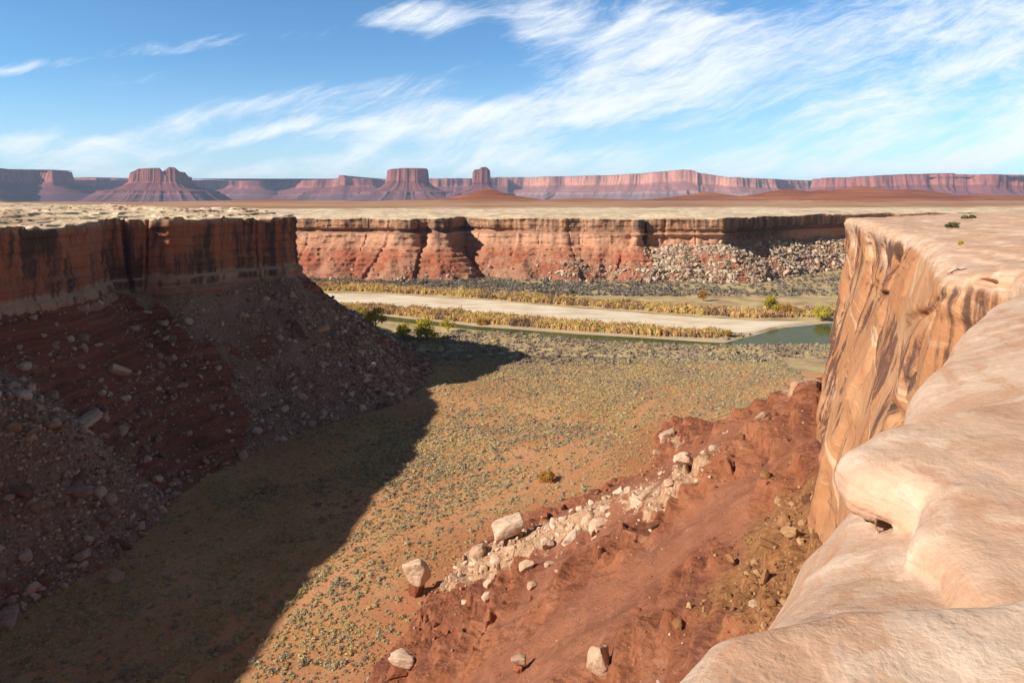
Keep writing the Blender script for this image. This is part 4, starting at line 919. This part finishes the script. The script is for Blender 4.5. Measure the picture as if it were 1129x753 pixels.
# rubble on the shaded left slope
r = np.random.default_rng(11)
x = r.uniform(-175, -30, 90000); y = r.uniform(110, 345, 90000)
m = in_view(x, y, 40); x, y = x[m], y[m]
dB, sB = dist_pl(x, y, BASE_L); dT, _ = dist_pl(x, y, TOE_L); t = dB / (dB + dT)
okk = inside(x, y, TOE_L + [(-900, 560), (-900, -60)]) & ~inside(x, y, BASE_L + [(-900, 490), (-900, -40)])
red = red_mask_left(x, y, left_h(x, y, False), t, sB)
dens = (0.25 + .75 * sstep(-.4, .5, fbm(x, y, 0, 14, 3, 141) + .5 * (t - .3))) * (1 - .45 * red)
m = okk & (r.random(len(x)) < dens * .62); x, y = x[m], y[m]
z = left_h(x, y); n = len(x); s = .26 * (1 - r.random(n)) ** -.42; s = np.clip(s, .24, 1.9) * (1 + .25 * fbm(x, y, 0, 20, 2, 142))
scatter('talus_rubble', small, np.stack([x, y, z + s * .15], 1), s, rk_brown, .5, seed=3)
big_left = None
def copies(name, meshes, pts, scl, mat, label, cat, group, tilt=.4, seed=5):
    rr = np.random.default_rng(seed)
    for me in meshes:
        if not me.materials: me.materials.append(mat)
    for i, (p, s) in enumerate(zip(pts, scl)):
        o = bpy.data.objects.new(name, meshes[int(rr.integers(len(meshes)))]); o.location = [float(c) for c in p]
        o.rotation_euler = (rr.normal(0, tilt), rr.normal(0, tilt), rr.uniform(0, 6.28)); o.scale = [float(s * rr.uniform(.8, 1.2)) for _ in range(3)]
        o['label'] = label; o['category'] = cat; o['group'] = group; C.objects.link(o)
def rmesh(name, seed, aspect, sub=4, planes=10, rough=.10, sharp=44):
    V, F = rock_shape(seed, sub, planes, sharp, rough, aspect); return mesh_np(name, V, F, True, {'tint': np.zeros(len(V))})
blk = [rmesh('boulder', 300 + i, a, 4) for i, a in enumerate([(1, .75, .55), (1, .7, .42), (1, .85, .7), (1, .65, .5), (1, .8, .35), (1, .9, .6), (1.1, .65, .45)])]
blk_b = [m_.copy() for m_ in blk]; blk_g = [m_.copy() for m_ in blk]; blk_o = [m_.copy() for m_ in blk]; blk_r = [m_.copy() for m_ in blk]
pick = r.random(90000)
cand = np.nonzero((s > 0) & (x > -150))[0]; cand = r.permutation(cand)[:95]
sz = np.clip(1.0 * (1 - r.random(95)) ** -.35, 1.0, 3.2)
copies('boulder', blk_b, np.stack([x[cand], y[cand], z[cand] + sz * .2], 1), sz, rk_brown, 'angular grey-brown block lying in the rubble of the shaded left slope', 'boulder', 'blocks strewn over the shaded slope')

# stones on the red slope
x = r.uniform(-40, 75, 60000); y = r.uniform(40, 235, 60000); m = in_view(x, y, 30); x, y = x[m], y[m]
okk = ~inside(x, y, TOE_R + [(260, 900), (-900, 900), (-900, -120)]) & inside(x, y, BASE_R + [(260, 900), (-900, 900), (-900, -120)])
x, y = x[okk], y[okk]; d, sd_ = dist_pl(x, y, DEBRIS); dT, _ = dist_pl(x, y, TOE_R)
OCH = [ray_hit(px, py, lambda a, b: right_h(a, b, False), 30, 200) for px, py in ((885, 560), (870, 600), (890, 640), (850, 625), (900, 590), (868, 575))]
oc = np.zeros(len(x))
for p in OCH:
    if p: oc = np.maximum(oc, np.exp(-(np.hypot(x - p[0], y - p[1]) / 5.5) ** 2))
u = r.random(len(x)); clus = sstep(-.1, .5, fbm(x, y, 0, 7, 3, 151))
m = (np.exp(-(d / 5.5) ** 2) * (.2 + 1.0 * sstep(-.4, .4, fbm(x, y, 0, 7, 3, 153))) > u * 1.75) & (r.random(len(x)) < .9)
xx, yy = x[m], y[m]; s = np.clip(.16 * (1 - r.random(len(xx))) ** -.45, .15, 1.1)
scatter('debris_rubble', small, np.stack([xx, yy, right_h(xx, yy) + s * .2], 1), s, rk_pale, .5, seed=6)
m = (oc * (.35 + clus) > r.random(len(x)) * .9); xx, yy = x[m], y[m]; s = np.clip(.12 * (1 - r.random(len(xx))) ** -.42, .11, .8)
scatter('ochre_rubble', small, np.stack([xx, yy, right_h(xx, yy) + s * .2], 1), s, rk_ochre, .6, seed=7)
m = (r.random(len(x)) < (.03 + .30 * sstep(.1, .7, fbm(x, y, 0, 10, 3, 152)) + .25 * sstep(9, 1, dT)) * .85) ; xx, yy = x[m], y[m]; s = np.clip(.085 * (1 - r.random(len(xx))) ** -.45, .08, .7)
scatter('red_rubble', small, np.stack([xx, yy, right_h(xx, yy) + s * .15], 1), s, rk_red, .6, seed=8)
m = r.random(len(x)) < .035; xx, yy = x[m], y[m]; s = np.clip(.07 * (1 - r.random(len(xx))) ** -.4, .07, .4)
scatter('pale_pebbles', small, np.stack([xx, yy, right_h(xx, yy) + s * .15], 1), s, rk_brown, .6, seed=18)

# far talus
FV = np.zeros(len(bpy.data.objects['far_cliff'].data.vertices) * 3, np.float32); bpy.data.objects['far_cliff'].data.vertices.foreach_get('co', FV); FV = FV.reshape(-1, 3)
FN = np.zeros(len(FV) * 3, np.float32); bpy.data.objects['far_cliff'].data.vertices.foreach_get('normal', FN); FN = FN.reshape(-1, 3)
ok = (FV[:, 2] > 0) & (FV[:, 2] < 36) & (FN[:, 2] > .35) & in_view(FV[:, 0], FV[:, 1], 0) & (FV[:, 0] > -240)
Q = FV[ok]; pxq = CX + Q[:, 0] / Q[:, 1] * FX
heap = sstep(690, 740, pxq) * sstep(35, 29, Q[:, 2]) + .35 * sstep(600, 640, pxq) * sstep(20, 12, Q[:, 2]) + .10 * sstep(16, 6, Q[:, 2])
cl = sstep(-.3, .5, fbm(Q[:, 0], Q[:, 1], Q[:, 2], 22, 3, 161))
sel = np.nonzero(r.random(len(Q)) < np.clip(heap, 0, 1) * (.25 + .75 * cl) * .45)[0]
s = np.clip(.55 * (1 - r.random(len(sel))) ** -.45, .5, 3.2)
scatter('far_rubble', small, Q[sel] + [0, 0, .2] + np.stack([r.normal(0, .5, len(sel)), r.normal(0, .5, len(sel)), s * 0], 1), s, rk_grey, .5, seed=9)
sel = np.nonzero(r.random(len(Q)) < np.clip(heap, 0, 1) ** 2 * .02)[0]; sel = r.permutation(sel)[:80]
sz = np.clip(2.4 * (1 - r.random(len(sel))) ** -.3, 2.4, 5.5)
copies('boulder', blk_g, Q[sel] + np.array([0, 0, .8]), sz, rk_grey, 'pale grey block in the rockfall under the far canyon wall', 'boulder', 'fallen blocks below the far wall')
# rocks and scrub on the pale mesa top
x = r.uniform(-330, -90, 30000); y = r.uniform(180, 460, 30000); sd_, _ = sdf(x, y, RIM_L); m = (sd_ > 2.5) & in_view(x, y, 20); x, y = x[m], y[m]
m = r.random(len(x)) < .35 * sstep(0, .6, fbm(x, y, 0, 16, 3, 171)); x, y = x[m], y[m]; s = np.clip(.35 * (1 - r.random(len(x))) ** -.4, .3, 1.6)
scatter('mesa_top_stones', small, np.stack([x, y, ztopL(x, y) - .1 * s], 1), np.stack([s * 1.4, s * 1.2, s * .8], 1), rk_pale, .15, seed=10)

# ---- boulders one can point at
def on_ground(px, py, hf=None):
    q = ray_hit(px, py, hf or ground_h, 25, 690, .25); return q
def boulder(px, py, wpx, hpx, seed, mat, label, aspect=None, rz=0.0, tilt=(0, 0), sink=.28, planes=12, rough=.12, sharp=16, sub=5, name='boulder'):
    """px, py: foot of the stone in the photograph; wpx, hpx its width and height there"""
    x, y, z = on_ground(px, py); k = y / FX; w_, h_ = wpx * k / 2, hpx * k / 2
    V, F = rock_shape(seed, sub, planes, sharp, rough, (1, 1, 1)); V = V / np.abs(V).max(0); V = V * np.array([w_, (w_ + h_) / 2 * (aspect or 1), h_])
    me = mesh_np(name, V, F, True, {'tint': np.full(len(V), .4)})
    o = obj(name, me, mat, label=label, cat='boulder', loc=(x, y, z + h_ * (1 - sink * 2))); o.rotation_euler = (tilt[0], tilt[1], rz); return o
def balanced(px, py, wpx, hpx, ppx, seed, label, tilt=.2, aspect=.9, planes=8):
    """pale cap stone on a stub of red mudstone; py = foot of the stub, ppx its height"""
    x, y, z = on_ground(px, py); k = y / FX; w_, h_, p_ = wpx * k / 2, hpx * k / 2, ppx * k
    root = bpy.data.objects.new('balanced_rock', None); C.objects.link(root); root.location = (x, y, z); root['label'] = label; root['category'] = 'boulder'
    V, F = rock_shape(seed, 5, planes + 4, 13, .12, (1, 1, 1)); V = V / np.abs(V).max(0) * np.array([w_, w_ * aspect, h_])
    c, s_ = math.cos(tilt), math.sin(tilt); V = V @ np.array([[c, 0, s_], [0, 1, 0], [-s_, 0, c]]); V[:, 2] += p_ + h_ * .72
    obj('caprock', mesh_np('caprock', V, F, True, {'tint': np.full(len(V), .5)}), rk_pale, root)
    V, F = rock_shape(seed + 5, 4, 12, 30, .14, (1, 1, 1)); V = V / np.abs(V).max(0)
    tz = (V[:, 2] + 1) / 2; V[:, :2] *= (1.0 - .35 * tz)[:, None]; V = V * np.array([w_ * .85, w_ * .8, (p_ + h_ * .7) / 2]); V[:, 2] += (p_ + h_ * .3) / 2 - h_ * .3
    obj('pedestal', mesh_np('pedestal', V, F, True, {'tint': np.full(len(V), .5)}), rk_red, root)
    return root
balanced(460, 654, 29, 31, 14, 12, 'tall pale boulder perched on a red mud stub at the edge of the valley floor', .25)
balanced(441, 740, 33, 14, 9, 23, 'broad low pale boulder on a wide red stub at the lower edge of the slope', -.12, .6)
balanced(572, 741, 17, 10, 11, 31, 'small tan cap of stone on a dark red stub low on the red slope', .05)
boulder(561, 592, 38, 21, 41, rk_pale, 'largest blocky pale boulder, atop the debris ridge beside the valley floor', .8, .3, (.1, -.2), .15, 7)
boulder(660, 738, 25, 30, 52, rk_pale, 'rounded upright pale boulder alone on the bare red slope', .9, .2, (.1, .3), .1, 8)
boulder(527, 613, 24, 17, 61, rk_pale, 'wedge-shaped pale block leaning downhill just left of the largest boulder', .8, .5, (.1, -.5))
boulder(736, 483, 23, 11, 71, rk_pale, 'long pale slab on the tip of the red ridge', .7, .2, (0, -.3))
boulder(724, 500, 9, 6, 72, rk_pale, 'small white stone just below the long slab on the ridge tip', 1)
boulder(838, 461, 14, 6, 73, rk_pale, 'thin pale slab on the skyline of the red ridge', .7, .2, (0, -.35))
boulder(659, 582, 26, 13, 74, rk_pale, 'dark-sided flat slab high on the debris ridge', .8, .4, (.1, -.35))
boulder(603, 603, 15, 17, 75, rk_pale, 'rounded cream boulder in the middle of the debris ridge', .9, .1, (.5, 0))
boulder(629, 596, 22, 12, 76, rk_pale, 'pale split slab right of the rounded cream boulder', .8, .6, (.2, -.5))
boulder(581, 627, 20, 9, 77, rk_pale, 'low flat pale slab below the rounded cream boulder', .9, .3, (.1, -.35))
boulder(605, 624, 14, 8, 78, rk_pale, 'small tilted slab at the foot of the debris ridge', .8, .3, (.1, -.3))
boulder(565, 610, 14, 13, 79, rk_pale, 'tilted block directly under the largest boulder', .9, .8, (.3, -.5))
boulder(546, 622, 12, 12, 80, rk_pale, 'grey-shaded block between the wedge and the low flat slab', .9, .8, (.3, -.4))
boulder(500, 648, 11, 8, 81, rk_pale, 'small pale stone at the red bank near the tall perched boulder', .9)
boulder(540, 646, 15, 10, 82, rk_pale, 'pale stone below the wedge-shaped block', .9, .4, (0, -.4))
boulder(536, 661, 14, 12, 83, rk_pale, 'broken pale stone at the lower fringe of the debris', .9, .2, (.4, -.2))
boulder(513, 665, 9, 4, 84, rk_pale, 'thin pale chip lying on red soil below the debris', .9)
boulder(586, 648, 13, 8, 85, rk_pale, 'two-toned pale chunk on open red soil below the debris ridge', .9, .5, (.2, -.3))
boulder(710, 551, 16, 7, 86, rk_pale, 'cream slab at the top end of the debris ridge', .9, .3, (0, -.25))
boulder(725, 545, 12, 5, 87, rk_pale, 'smaller slab touching the cream slab at the top end of the debris ridge', .9, .3, (0, -.25))
boulder(720, 581, 18, 7, 88, rk_ochre, 'greenish-tan slab lying on smooth purple-red rock', .9, .3, (0, -.2))
boulder(533, 628, 10, 8, 89, rk_pale, 'little block beside the wedge-shaped block', .9)
boulder(668, 563, 12, 8, 90, rk_pale, 'upright cream stone near the upper debris', .9)
boulder(830, 668, 10, 7, 95, rk_pale, 'pale pebble-like stone among yellow rubble under the rim', .9)
boulder(332, 366, 26, 13, 91, rk_brown, 'long tilted pale slab high on the shaded slope', .45, -.6, (.0, .55), .2)
boulder(355, 346, 11, 9, 92, rk_brown, 'blocky stone under the corner of the shaded mesa', .8)
boulder(427, 398, 15, 7, 93, rk_brown, 'pale slab on the red nose of the shaded slope', .8, .3, (0, -.4))
boulder(128, 640, 20, 14, 94, rk_brown, 'biggest rounded block at the foot of the near rubble fan', .9)
boulder(8, 690, 22, 16, 96, rk_brown, 'flat block in deep shade at the lower left foot of the fan', 1.0)
boulder(345, 470, 9, 8, 97, rk_brown, 'single stone where the shaded slope meets the valley floor', .9)
boulder(448, 432, 10, 7, 98, rk_pale, 'sunlit pale stone at the foot of the shaded nose', .9)
xs_ = []
rr = np.random.default_rng(77); pts = []; sz = []
for i in range(54):
    f = rr.random(); j = f * (len(DEBRIS) - 1); k = int(j); a, b = DEBRIS[k], DEBRIS[min(k + 1, len(DEBRIS) - 1)]
    x_, y_ = a[0] + (b[0] - a[0]) * (j - k) + rr.normal(0, 5.2), a[1] + (b[1] - a[1]) * (j - k) + rr.normal(0, 5.2)
    s_ = float(np.clip(.42 * (1 - rr.random()) ** -.4, .42, 1.3)); pts.append((x_, y_, float(right_h(np.array([x_]), np.array([y_]))[0]) + s_ * .2)); sz.append(s_)
blk_p = [m_.copy() for m_ in blk]
copies('boulder', blk_p, pts, sz, rk_pale, 'pale angular block in the cream debris spilling down the red slope', 'boulder', 'blocks of the pale debris ridge', .35, 9)
pts = []; sz = []
for i in range(26):
    p = OCH[i % len(OCH)]
    if not p: continue
    x_, y_ = p[0] + rr.normal(0, 3.0), p[1] + rr.normal(0, 3.0); s_ = float(rr.uniform(.32, .95)); pts.append((x_, y_, float(right_h(np.array([x_]), np.array([y_]))[0]) + s_ * .25)); sz.append(s_)
copies('boulder', blk_o, pts, sz, rk_ochre, 'ochre block in the jumble at the base of the right cliff', 'boulder', 'ochre blocks under the right cliff', .6, 10)
for o_ in (blk, blk_r):
    for m_ in o_:
        if not m_.users: bpy.data.meshes.remove(m_)

# ------------------------------------------------------------------ plants
sage_m = mat_leaf('sagebrush_leaf', [(0.0, (0.29, 0.215, 0.135)), (0.3, (0.42, 0.33, 0.205)), (0.55, (0.52, 0.41, 0.22)), (0.8, (0.58, 0.43, 0.17)), (1.0, (0.38, 0.24, 0.11))], .3)
brush_m = mat_leaf('brush_leaf', [(0.0, (0.24, 0.175, 0.13)), (0.35, (0.37, 0.285, 0.20)), (0.6, (0.40, 0.34, 0.21)), (0.8, (0.54, 0.37, 0.14)), (1.0, (0.26, 0.22, 0.12))], .25)
will_m = mat_leaf('willow_leaf', [(0.0, (0.24, 0.15, 0.09)), (0.25, (0.42, 0.25, 0.12)), (0.45, (0.62, 0.39, 0.16)), (0.75, (0.72, 0.50, 0.17)), (1.0, (0.44, 0.36, 0.11))], .35)
dark_m = mat_leaf('greasewood_leaf', [(0.0, (0.13, 0.105, 0.085)), (0.5, (0.21, 0.18, 0.14)), (1.0, (0.32, 0.26, 0.17))], .2)
sage_near = [clump(i, 70, .27, .2, 1, .75) for i in range(6)]; sage_far = [clump(20 + i, 16, .6, .2, 1, .75) for i in range(5)]
def zone(n, r, x0, x1, y0, y1): x = r.uniform(x0, x1, n); y = r.uniform(y0, y1, n); m = in_view(x, y, 20); return x[m], y[m]
def floor_ok(x, y): return (left_h(x, y, False) < .6) & (right_h(x, y, False) < .3)
r = np.random.default_rng(21)
x, y = zone(110000, r, -110, 130, 98, 338); m = floor_ok(x, y); x, y = x[m], y[m]
t1, _ = dist_pl(x, y, TRACK1); t2, _ = dist_pl(x, y, TRACK2)
strip = fbm((x * .8 + y * .6) * .35, (y * .8 - x * .6) * 1.6, 0, 9, 3, 181)
g = .20 + .65 * sstep(-.35, .5, fbm(x, y, 0, 26, 3, 182) + .4 * strip) + .35 * sstep(235, 330, y)
g = g * (1 - .97 * np.exp(-(t1 / 1.7) ** 2)) * (1 - .97 * np.exp(-(t2 / 1.6) ** 2)) + .5 * np.exp(-((t1 - 2.6) / 1.2) ** 2) * sstep(210, 150, y)
dR, _ = dist_pl(x, y, TOE_R); g = g * (.3 + .7 * sstep(2, 16, dR)); dL, _ = dist_pl(x, y, TOE_L); g = g * (.45 + .55 * sstep(4, 34, dL))
m = r.random(len(x)) < g; x, y = x[m], y[m]; n = len(x); s = np.clip(r.lognormal(-.92, .42, n), .16, 1.0)
tn = np.clip(.42 + .30 * fbm(x, y, 0, 18, 3, 183) + r.normal(0, .20, n), 0, 1)
z = floor_h(x, y); sc = np.stack([s, s, s * .8], 1)
for nm, shp, mm in (('sagebrush', sage_near, y < 190), ('sagebrush', sage_far, y >= 190)):
    scatter(nm, shp, np.stack([x, y, z], 1)[mm], sc[mm], sage_m, .08, tn[mm], seed=31)
x, y = zone(120000, r, -105, 110, 98, 300); m = floor_ok(x, y); x, y = x[m], y[m]
m = r.random(len(x)) < .10 + .6 * sstep(-.3, .5, fbm(x, y, 0, 13, 4, 185) + .5 * fbm((x * .8 + y * .6) * .35, (y * .8 - x * .6) * 1.6, 0, 9, 3, 181)); x, y = x[m], y[m]; n = len(x); s = np.clip(r.lognormal(-1.75, .35, n), .08, .4)
scatter('dry_grass', [clump(90 + i, 8, .75, .6, 1, 1.0, False) for i in range(5)], np.stack([x, y, floor_h(x, y)], 1), s, sage_m, .1, np.clip(.72 + .22 * fbm(x, y, 0, 16, 3, 186) + r.normal(0, .14, n), 0, 1), seed=36)
# riverside scrub on the near bank
x, y = zone(30000, r, -140, 240, 322, 402); rv, _ = sdf(x, y, RIVER); m = floor_ok(x, y) & (rv < -1.5); x, y = x[m], y[m]
g = sstep(318, 345, y + 10 * fbm(x, y, 0, 30, 3, 191)) * (.25 + .75 * sstep(-.3, .4, fbm(x * .6, y * 1.4, 0, 16, 3, 192)))
m = r.random(len(x)) < g * .42; x, y = x[m], y[m]; n = len(x); s = np.clip(r.lognormal(-.05, .4, n), .4, 2.4)
tn = np.clip(.38 + .40 * fbm(x, y, 0, 14, 3, 193) + r.normal(0, .18, n), 0, 1)
scatter('riverside_brush', [clump(40 + i, 34, .42, .3, 1, .9) for i in range(5)], np.stack([x, y, floor_h(x, y)], 1), np.stack([s, s, s * .9], 1), brush_m, .1, tn, seed=32)
# golden willow belts
wl = [clump(60 + i, 80, .22, .8, .9, 1.25, True, 1.2) for i in range(6)]
p1 = in_poly_pts(BELT_NEAR, 5200, r, (-170, 190, 300, 700)); hh = 1.7 + .8 * fbm(p1[:, 0], p1[:, 1], 0, 12, 4, 201) + r.normal(0, .4, len(p1)); k_ = hh > .75; p1 = p1[k_]; hh = np.clip(hh[k_], .5, 3.2)
scatter('willow_thicket', wl, np.column_stack([p1, np.full(len(p1), -.45)]), np.stack([hh, hh, hh * 1.25], 1), will_m, .08, np.clip(.5 + .5 * fbm(p1[:, 0], p1[:, 1], 0, 18, 4, 202) + r.normal(0, .22, len(p1)), 0, 1), seed=33)
p1 = in_poly_pts(BELT_FAR, 5000, r, (-240, 330, 400, 800)); hh = 1.7 + 1.0 * fbm(p1[:, 0], p1[:, 1], 0, 14, 4, 203) + r.normal(0, .45, len(p1)); k_ = hh > .75; p1 = p1[k_]; hh = np.clip(hh[k_], .5, 3.6)
scatter('willow_thicket', wl, np.column_stack([p1, np.full(len(p1), -.3)]), np.stack([hh, hh, hh * 1.2], 1), will_m, .08, np.clip(.42 + .5 * fbm(p1[:, 0], p1[:, 1], 0, 18, 4, 204) + r.normal(0, .22, len(p1)), 0, 1), seed=34)
# grey brush between the far belt and the canyon wall
x, y = zone(26000, r, -260, 400, 545, 705); bf, _ = sdf(x, y, BELT_FAR); sn, _ = sdf(x, y, SAND); m = (bf < -2) & (sn < -4); x, y = x[m], y[m]
band = np.exp(-(((H * FX / y + YH) - np.interp(CX + x / y * FX, [320, 500, 640, 925], [311, 315, 322, 334]) + 2) / 5.5) ** 2)
g = .10 + .75 * band * sstep(-.5, .2, fbm(x, y * 1.5, 0, 26, 3, 211)); m = r.random(len(x)) < g; x, y = x[m], y[m]; n = len(x); s = np.clip(r.lognormal(.35, .35, n), .7, 3.2)
scatter('greasewood_brush', [clump(80 + i, 26, .5, .3, 1, .9) for i in range(5)], np.stack([x, y, floor_h(x, y)], 1), np.stack([s, s, s * .95], 1), dark_m, .1, seed=35)

bark = mat_rock('bark', [(0.2, (0.10, 0.075, 0.055)), (0.6, (0.20, 0.16, 0.12)), (0.9, (0.28, 0.23, 0.18))], .2, 2)
def tube(pts, rads, k=7):
    pts = np.array(pts, float); V = []; F = []
    for i, (p, rd) in enumerate(zip(pts, rads)):
        d = pts[min(i + 1, len(pts) - 1)] - pts[max(i - 1, 0)]; d /= np.linalg.norm(d); a = np.cross(d, (.3, .9, .2)); a /= np.linalg.norm(a); b = np.cross(d, a)
        for j in range(k): t = 2 * math.pi * j / k; V.append(p + rd * (math.cos(t) * a + math.sin(t) * b))
    for i in range(len(pts) - 1):
        for j in range(k): F.append((i * k + j, i * k + (j + 1) % k, (i + 1) * k + (j + 1) % k, (i + 1) * k + j))
    return np.array(V), np.array(F)
def join(parts):
    Vs, Fs, o = [], [], 0
    for V, F in parts: Vs.append(V); Fs.append(F + o); o += len(V)
    return np.concatenate(Vs), np.concatenate(Fs)
def leafmat(name, a, b, c): return mat_leaf(name, [(0.0, a), (0.5, b), (1.0, c)], .3)
gold = leafmat('cottonwood_gold', (0.30, 0.22, 0.03), (0.50, 0.38, 0.05), (0.62, 0.46, 0.08))
lime = leafmat('cottonwood_green', (0.24, 0.22, 0.03), (0.50, 0.42, 0.05), (0.66, 0.50, 0.07))
oran = leafmat('cottonwood_orange', (0.30, 0.15, 0.03), (0.48, 0.26, 0.045), (0.58, 0.36, 0.08))
def tree(px, py, wpx, hpx, mat, seed, label, cat='tree', name='cottonwood_tree', nleaf=2600, hf=None, leaf=None, at=None):
    x, y, z = at or on_ground(px, py, hf); k = y / FX; w_, h_ = wpx * k / 2, hpx * k; rr = np.random.default_rng(seed)
    root = bpy.data.objects.new(name, None); C.objects.link(root); root.location = (x, y, z - .1); root['label'] = label; root['category'] = cat
    parts = [tube([(0, 0, 0), (.02 * h_, 0, .2 * h_), (-.02 * h_, .02 * h_, .45 * h_), (.0, 0, .75 * h_)], [h_ * .035, h_ * .028, h_ * .02, h_ * .006])]
    lobes = []
    for i in range(11):
        a = rr.uniform(0, 6.28); e = rr.uniform(.3, .82); rad = w_ * rr.uniform(.35, .72) * (1.15 - abs(e - .5) * .9); c = np.array([math.cos(a) * rad, math.sin(a) * rad, h_ * e]); lobes.append((c, w_ * rr.uniform(.26, .44)))
        parts.append(tube([(0, 0, h_ * rr.uniform(.12, .4)), c * .55 + [0, 0, h_ * .08], c], [h_ * .014, h_ * .009, h_ * .003], 5))
    lobes.append((np.array([0, 0, h_ * .82]), w_ * .38)); lobes.append((np.array([0, 0, h_ * .5]), w_ * .45))
    V, F = join(parts); obj('trunk', mesh_np('trunk', V, F, True, {'tint': np.zeros(len(V))}), bark, root)
    per = nleaf // len(lobes); Vs = []; T = []
    lf = leaf or max(.2, h_ * .036)
    for c, rd in lobes:
        d = rr.normal(size=(per, 3)); d /= np.linalg.norm(d, axis=1)[:, None]; p = c + d * rd * (rr.random(per) ** .4)[:, None] * np.array([1, 1, .85]) * (1 + .25 * np.sin(d[:, :1] * 7 + seed))
        a = rr.normal(size=(per, 3)); a /= np.linalg.norm(a, axis=1)[:, None]; b = np.cross(a, rr.normal(size=(per, 3))); b /= np.linalg.norm(b, axis=1)[:, None]; s = lf * rr.uniform(.6, 1.4, per)[:, None]
        Vs.append(np.stack([p - a * s, p + b * s * .7, p + a * s, p - b * s * .7], 1).reshape(-1, 3)); T.append(np.repeat(np.clip(rr.normal(.5, .22, per) + rr.normal(0, .15), 0, 1), 4))
    V = np.concatenate(Vs); V[:, 2] = np.maximum(V[:, 2], .05); F = np.arange(len(V)).reshape(-1, 4)
    obj('crown', mesh_np('crown', V, F, False, {'tint': np.concatenate(T)}), mat, root); return root
tree(471, 376, 30, 26, lime, 1, 'largest yellow-green cottonwood at the edge of the shadow by the near bank')
tree(445, 375, 19, 20, lime, 2, 'darker green cottonwood left of the largest one, beside the shaded nose', nleaf=1800)
tree(414, 362, 26, 24, lime, 3, 'bright green and yellow cottonwood half behind the shaded slope', nleaf=2000)
tree(494, 366, 20, 15, gold, 4, 'small golden cottonwood right of the largest one', nleaf=1500)
tree(398, 350, 14, 14, gold, 14, 'yellow treetop peeping over the shaded slope farthest upstream', nleaf=1000)
tree(531, 361, 14, 12, oran, 5, 'orange shrubby tree in the near willow belt', nleaf=1200)
tree(775, 332, 13, 13, oran, 6, 'small orange tree standing alone in the grey brush under the far wall', nleaf=1000)
tree(853, 345, 24, 20, lime, 7, 'olive and gold cottonwood rising above the far willow belt', nleaf=1800)
tree(868, 347, 22, 13, oran, 8, 'low orange thicket tree beside the olive cottonwood', nleaf=1400)
tree(906, 354, 20, 17, lime, 9, 'yellow-green cottonwood next to the right cliff at the end of the sand bar', nleaf=1800)
tree(680, 338, 11, 9, lime, 10, 'little dark yellow tree in the far willow belt above the sand', nleaf=900)
tree(801, 372, 11, 9, oran, 16, 'brown bush at the tip of the willow spit where the water opens', 'bush', 'bush', nleaf=900)
def on_rim(px, py):
    d_ = Vector(((px - CX) / FX, 1.0, -(py - YH) / FX)).normalized(); ok_, loc_, _, _ = bpy.data.objects['rimrock'].ray_cast(Vector((0, 0, H)), d_); return tuple(loc_) if ok_ else None
bpy.context.view_layer.update()
grn = leafmat('rim_shrub_leaf', (0.09, 0.10, 0.045), (0.16, 0.16, 0.075), (0.24, 0.22, 0.11))
for px_, py_, w_, h_, lb in ((1050, 252, 15, 8, 'dark round shrub growing alone in a pocket of the pale rim top'), (1064, 241, 7, 4, 'left one of a pair of small dark shrubs far back on the rim top'), (1073, 241, 8, 4, 'right one of a pair of small dark shrubs far back on the rim top'),
                       (1013, 237, 10, 3, 'low dark shrub near the far edge of the rim top'), (962, 239, 7, 3, 'tiny shrub close to the outer corner of the right cliff'), (1059, 270, 5, 7, 'thin yellowish plant in a crack above the notch of the cliff')):
    q = on_rim(px_, py_)
    if q: tree(px_, py_, w_, h_, grn if w_ > 5 else gold, int(px_), lb, 'shrub', 'shrub', 420, at=q, leaf=max(.03, .09 * q[1] / 60))
tree(603, 530, 24, 10, oran, 11, 'single orange bush alone in the middle of the valley floor', 'bush', 'bush', nleaf=1400, leaf=.18)
# <<ENDVEG>>

# ------------------------------------------------------------------ air
def haze():
    X0, X1, Y0, Y1, Z0, Z1 = -27000, 27000, -2500, 31000, -32, 560
    V = [(x, y, z) for x in (X0, X1) for y in (Y0, Y1) for z in (Z0, Z1)]
    F = [(0, 1, 3, 2), (4, 6, 7, 5), (0, 4, 5, 1), (2, 3, 7, 6), (0, 2, 6, 4), (1, 5, 7, 3)]
    me = mesh_np('haze', V, F, False)
    m = bpy.data.materials.new('haze_air'); m.use_nodes = True; n = NT(m.node_tree); n.n.clear()
    pv = n.node('ShaderNodeVolumePrincipled', {'Color': (0.56, 0.72, 1.0), 'Density': 2.7e-5, 'Anisotropy': 0.0})
    o = n.node('ShaderNodeOutputMaterial'); n.l.new(pv.outputs[0], o.inputs['Volume'])
    m.cycles.homogeneous_volume = True if hasattr(m.cycles, 'homogeneous_volume') else None
    obj('haze', me, m, kind='stuff')
haze()
log('done')
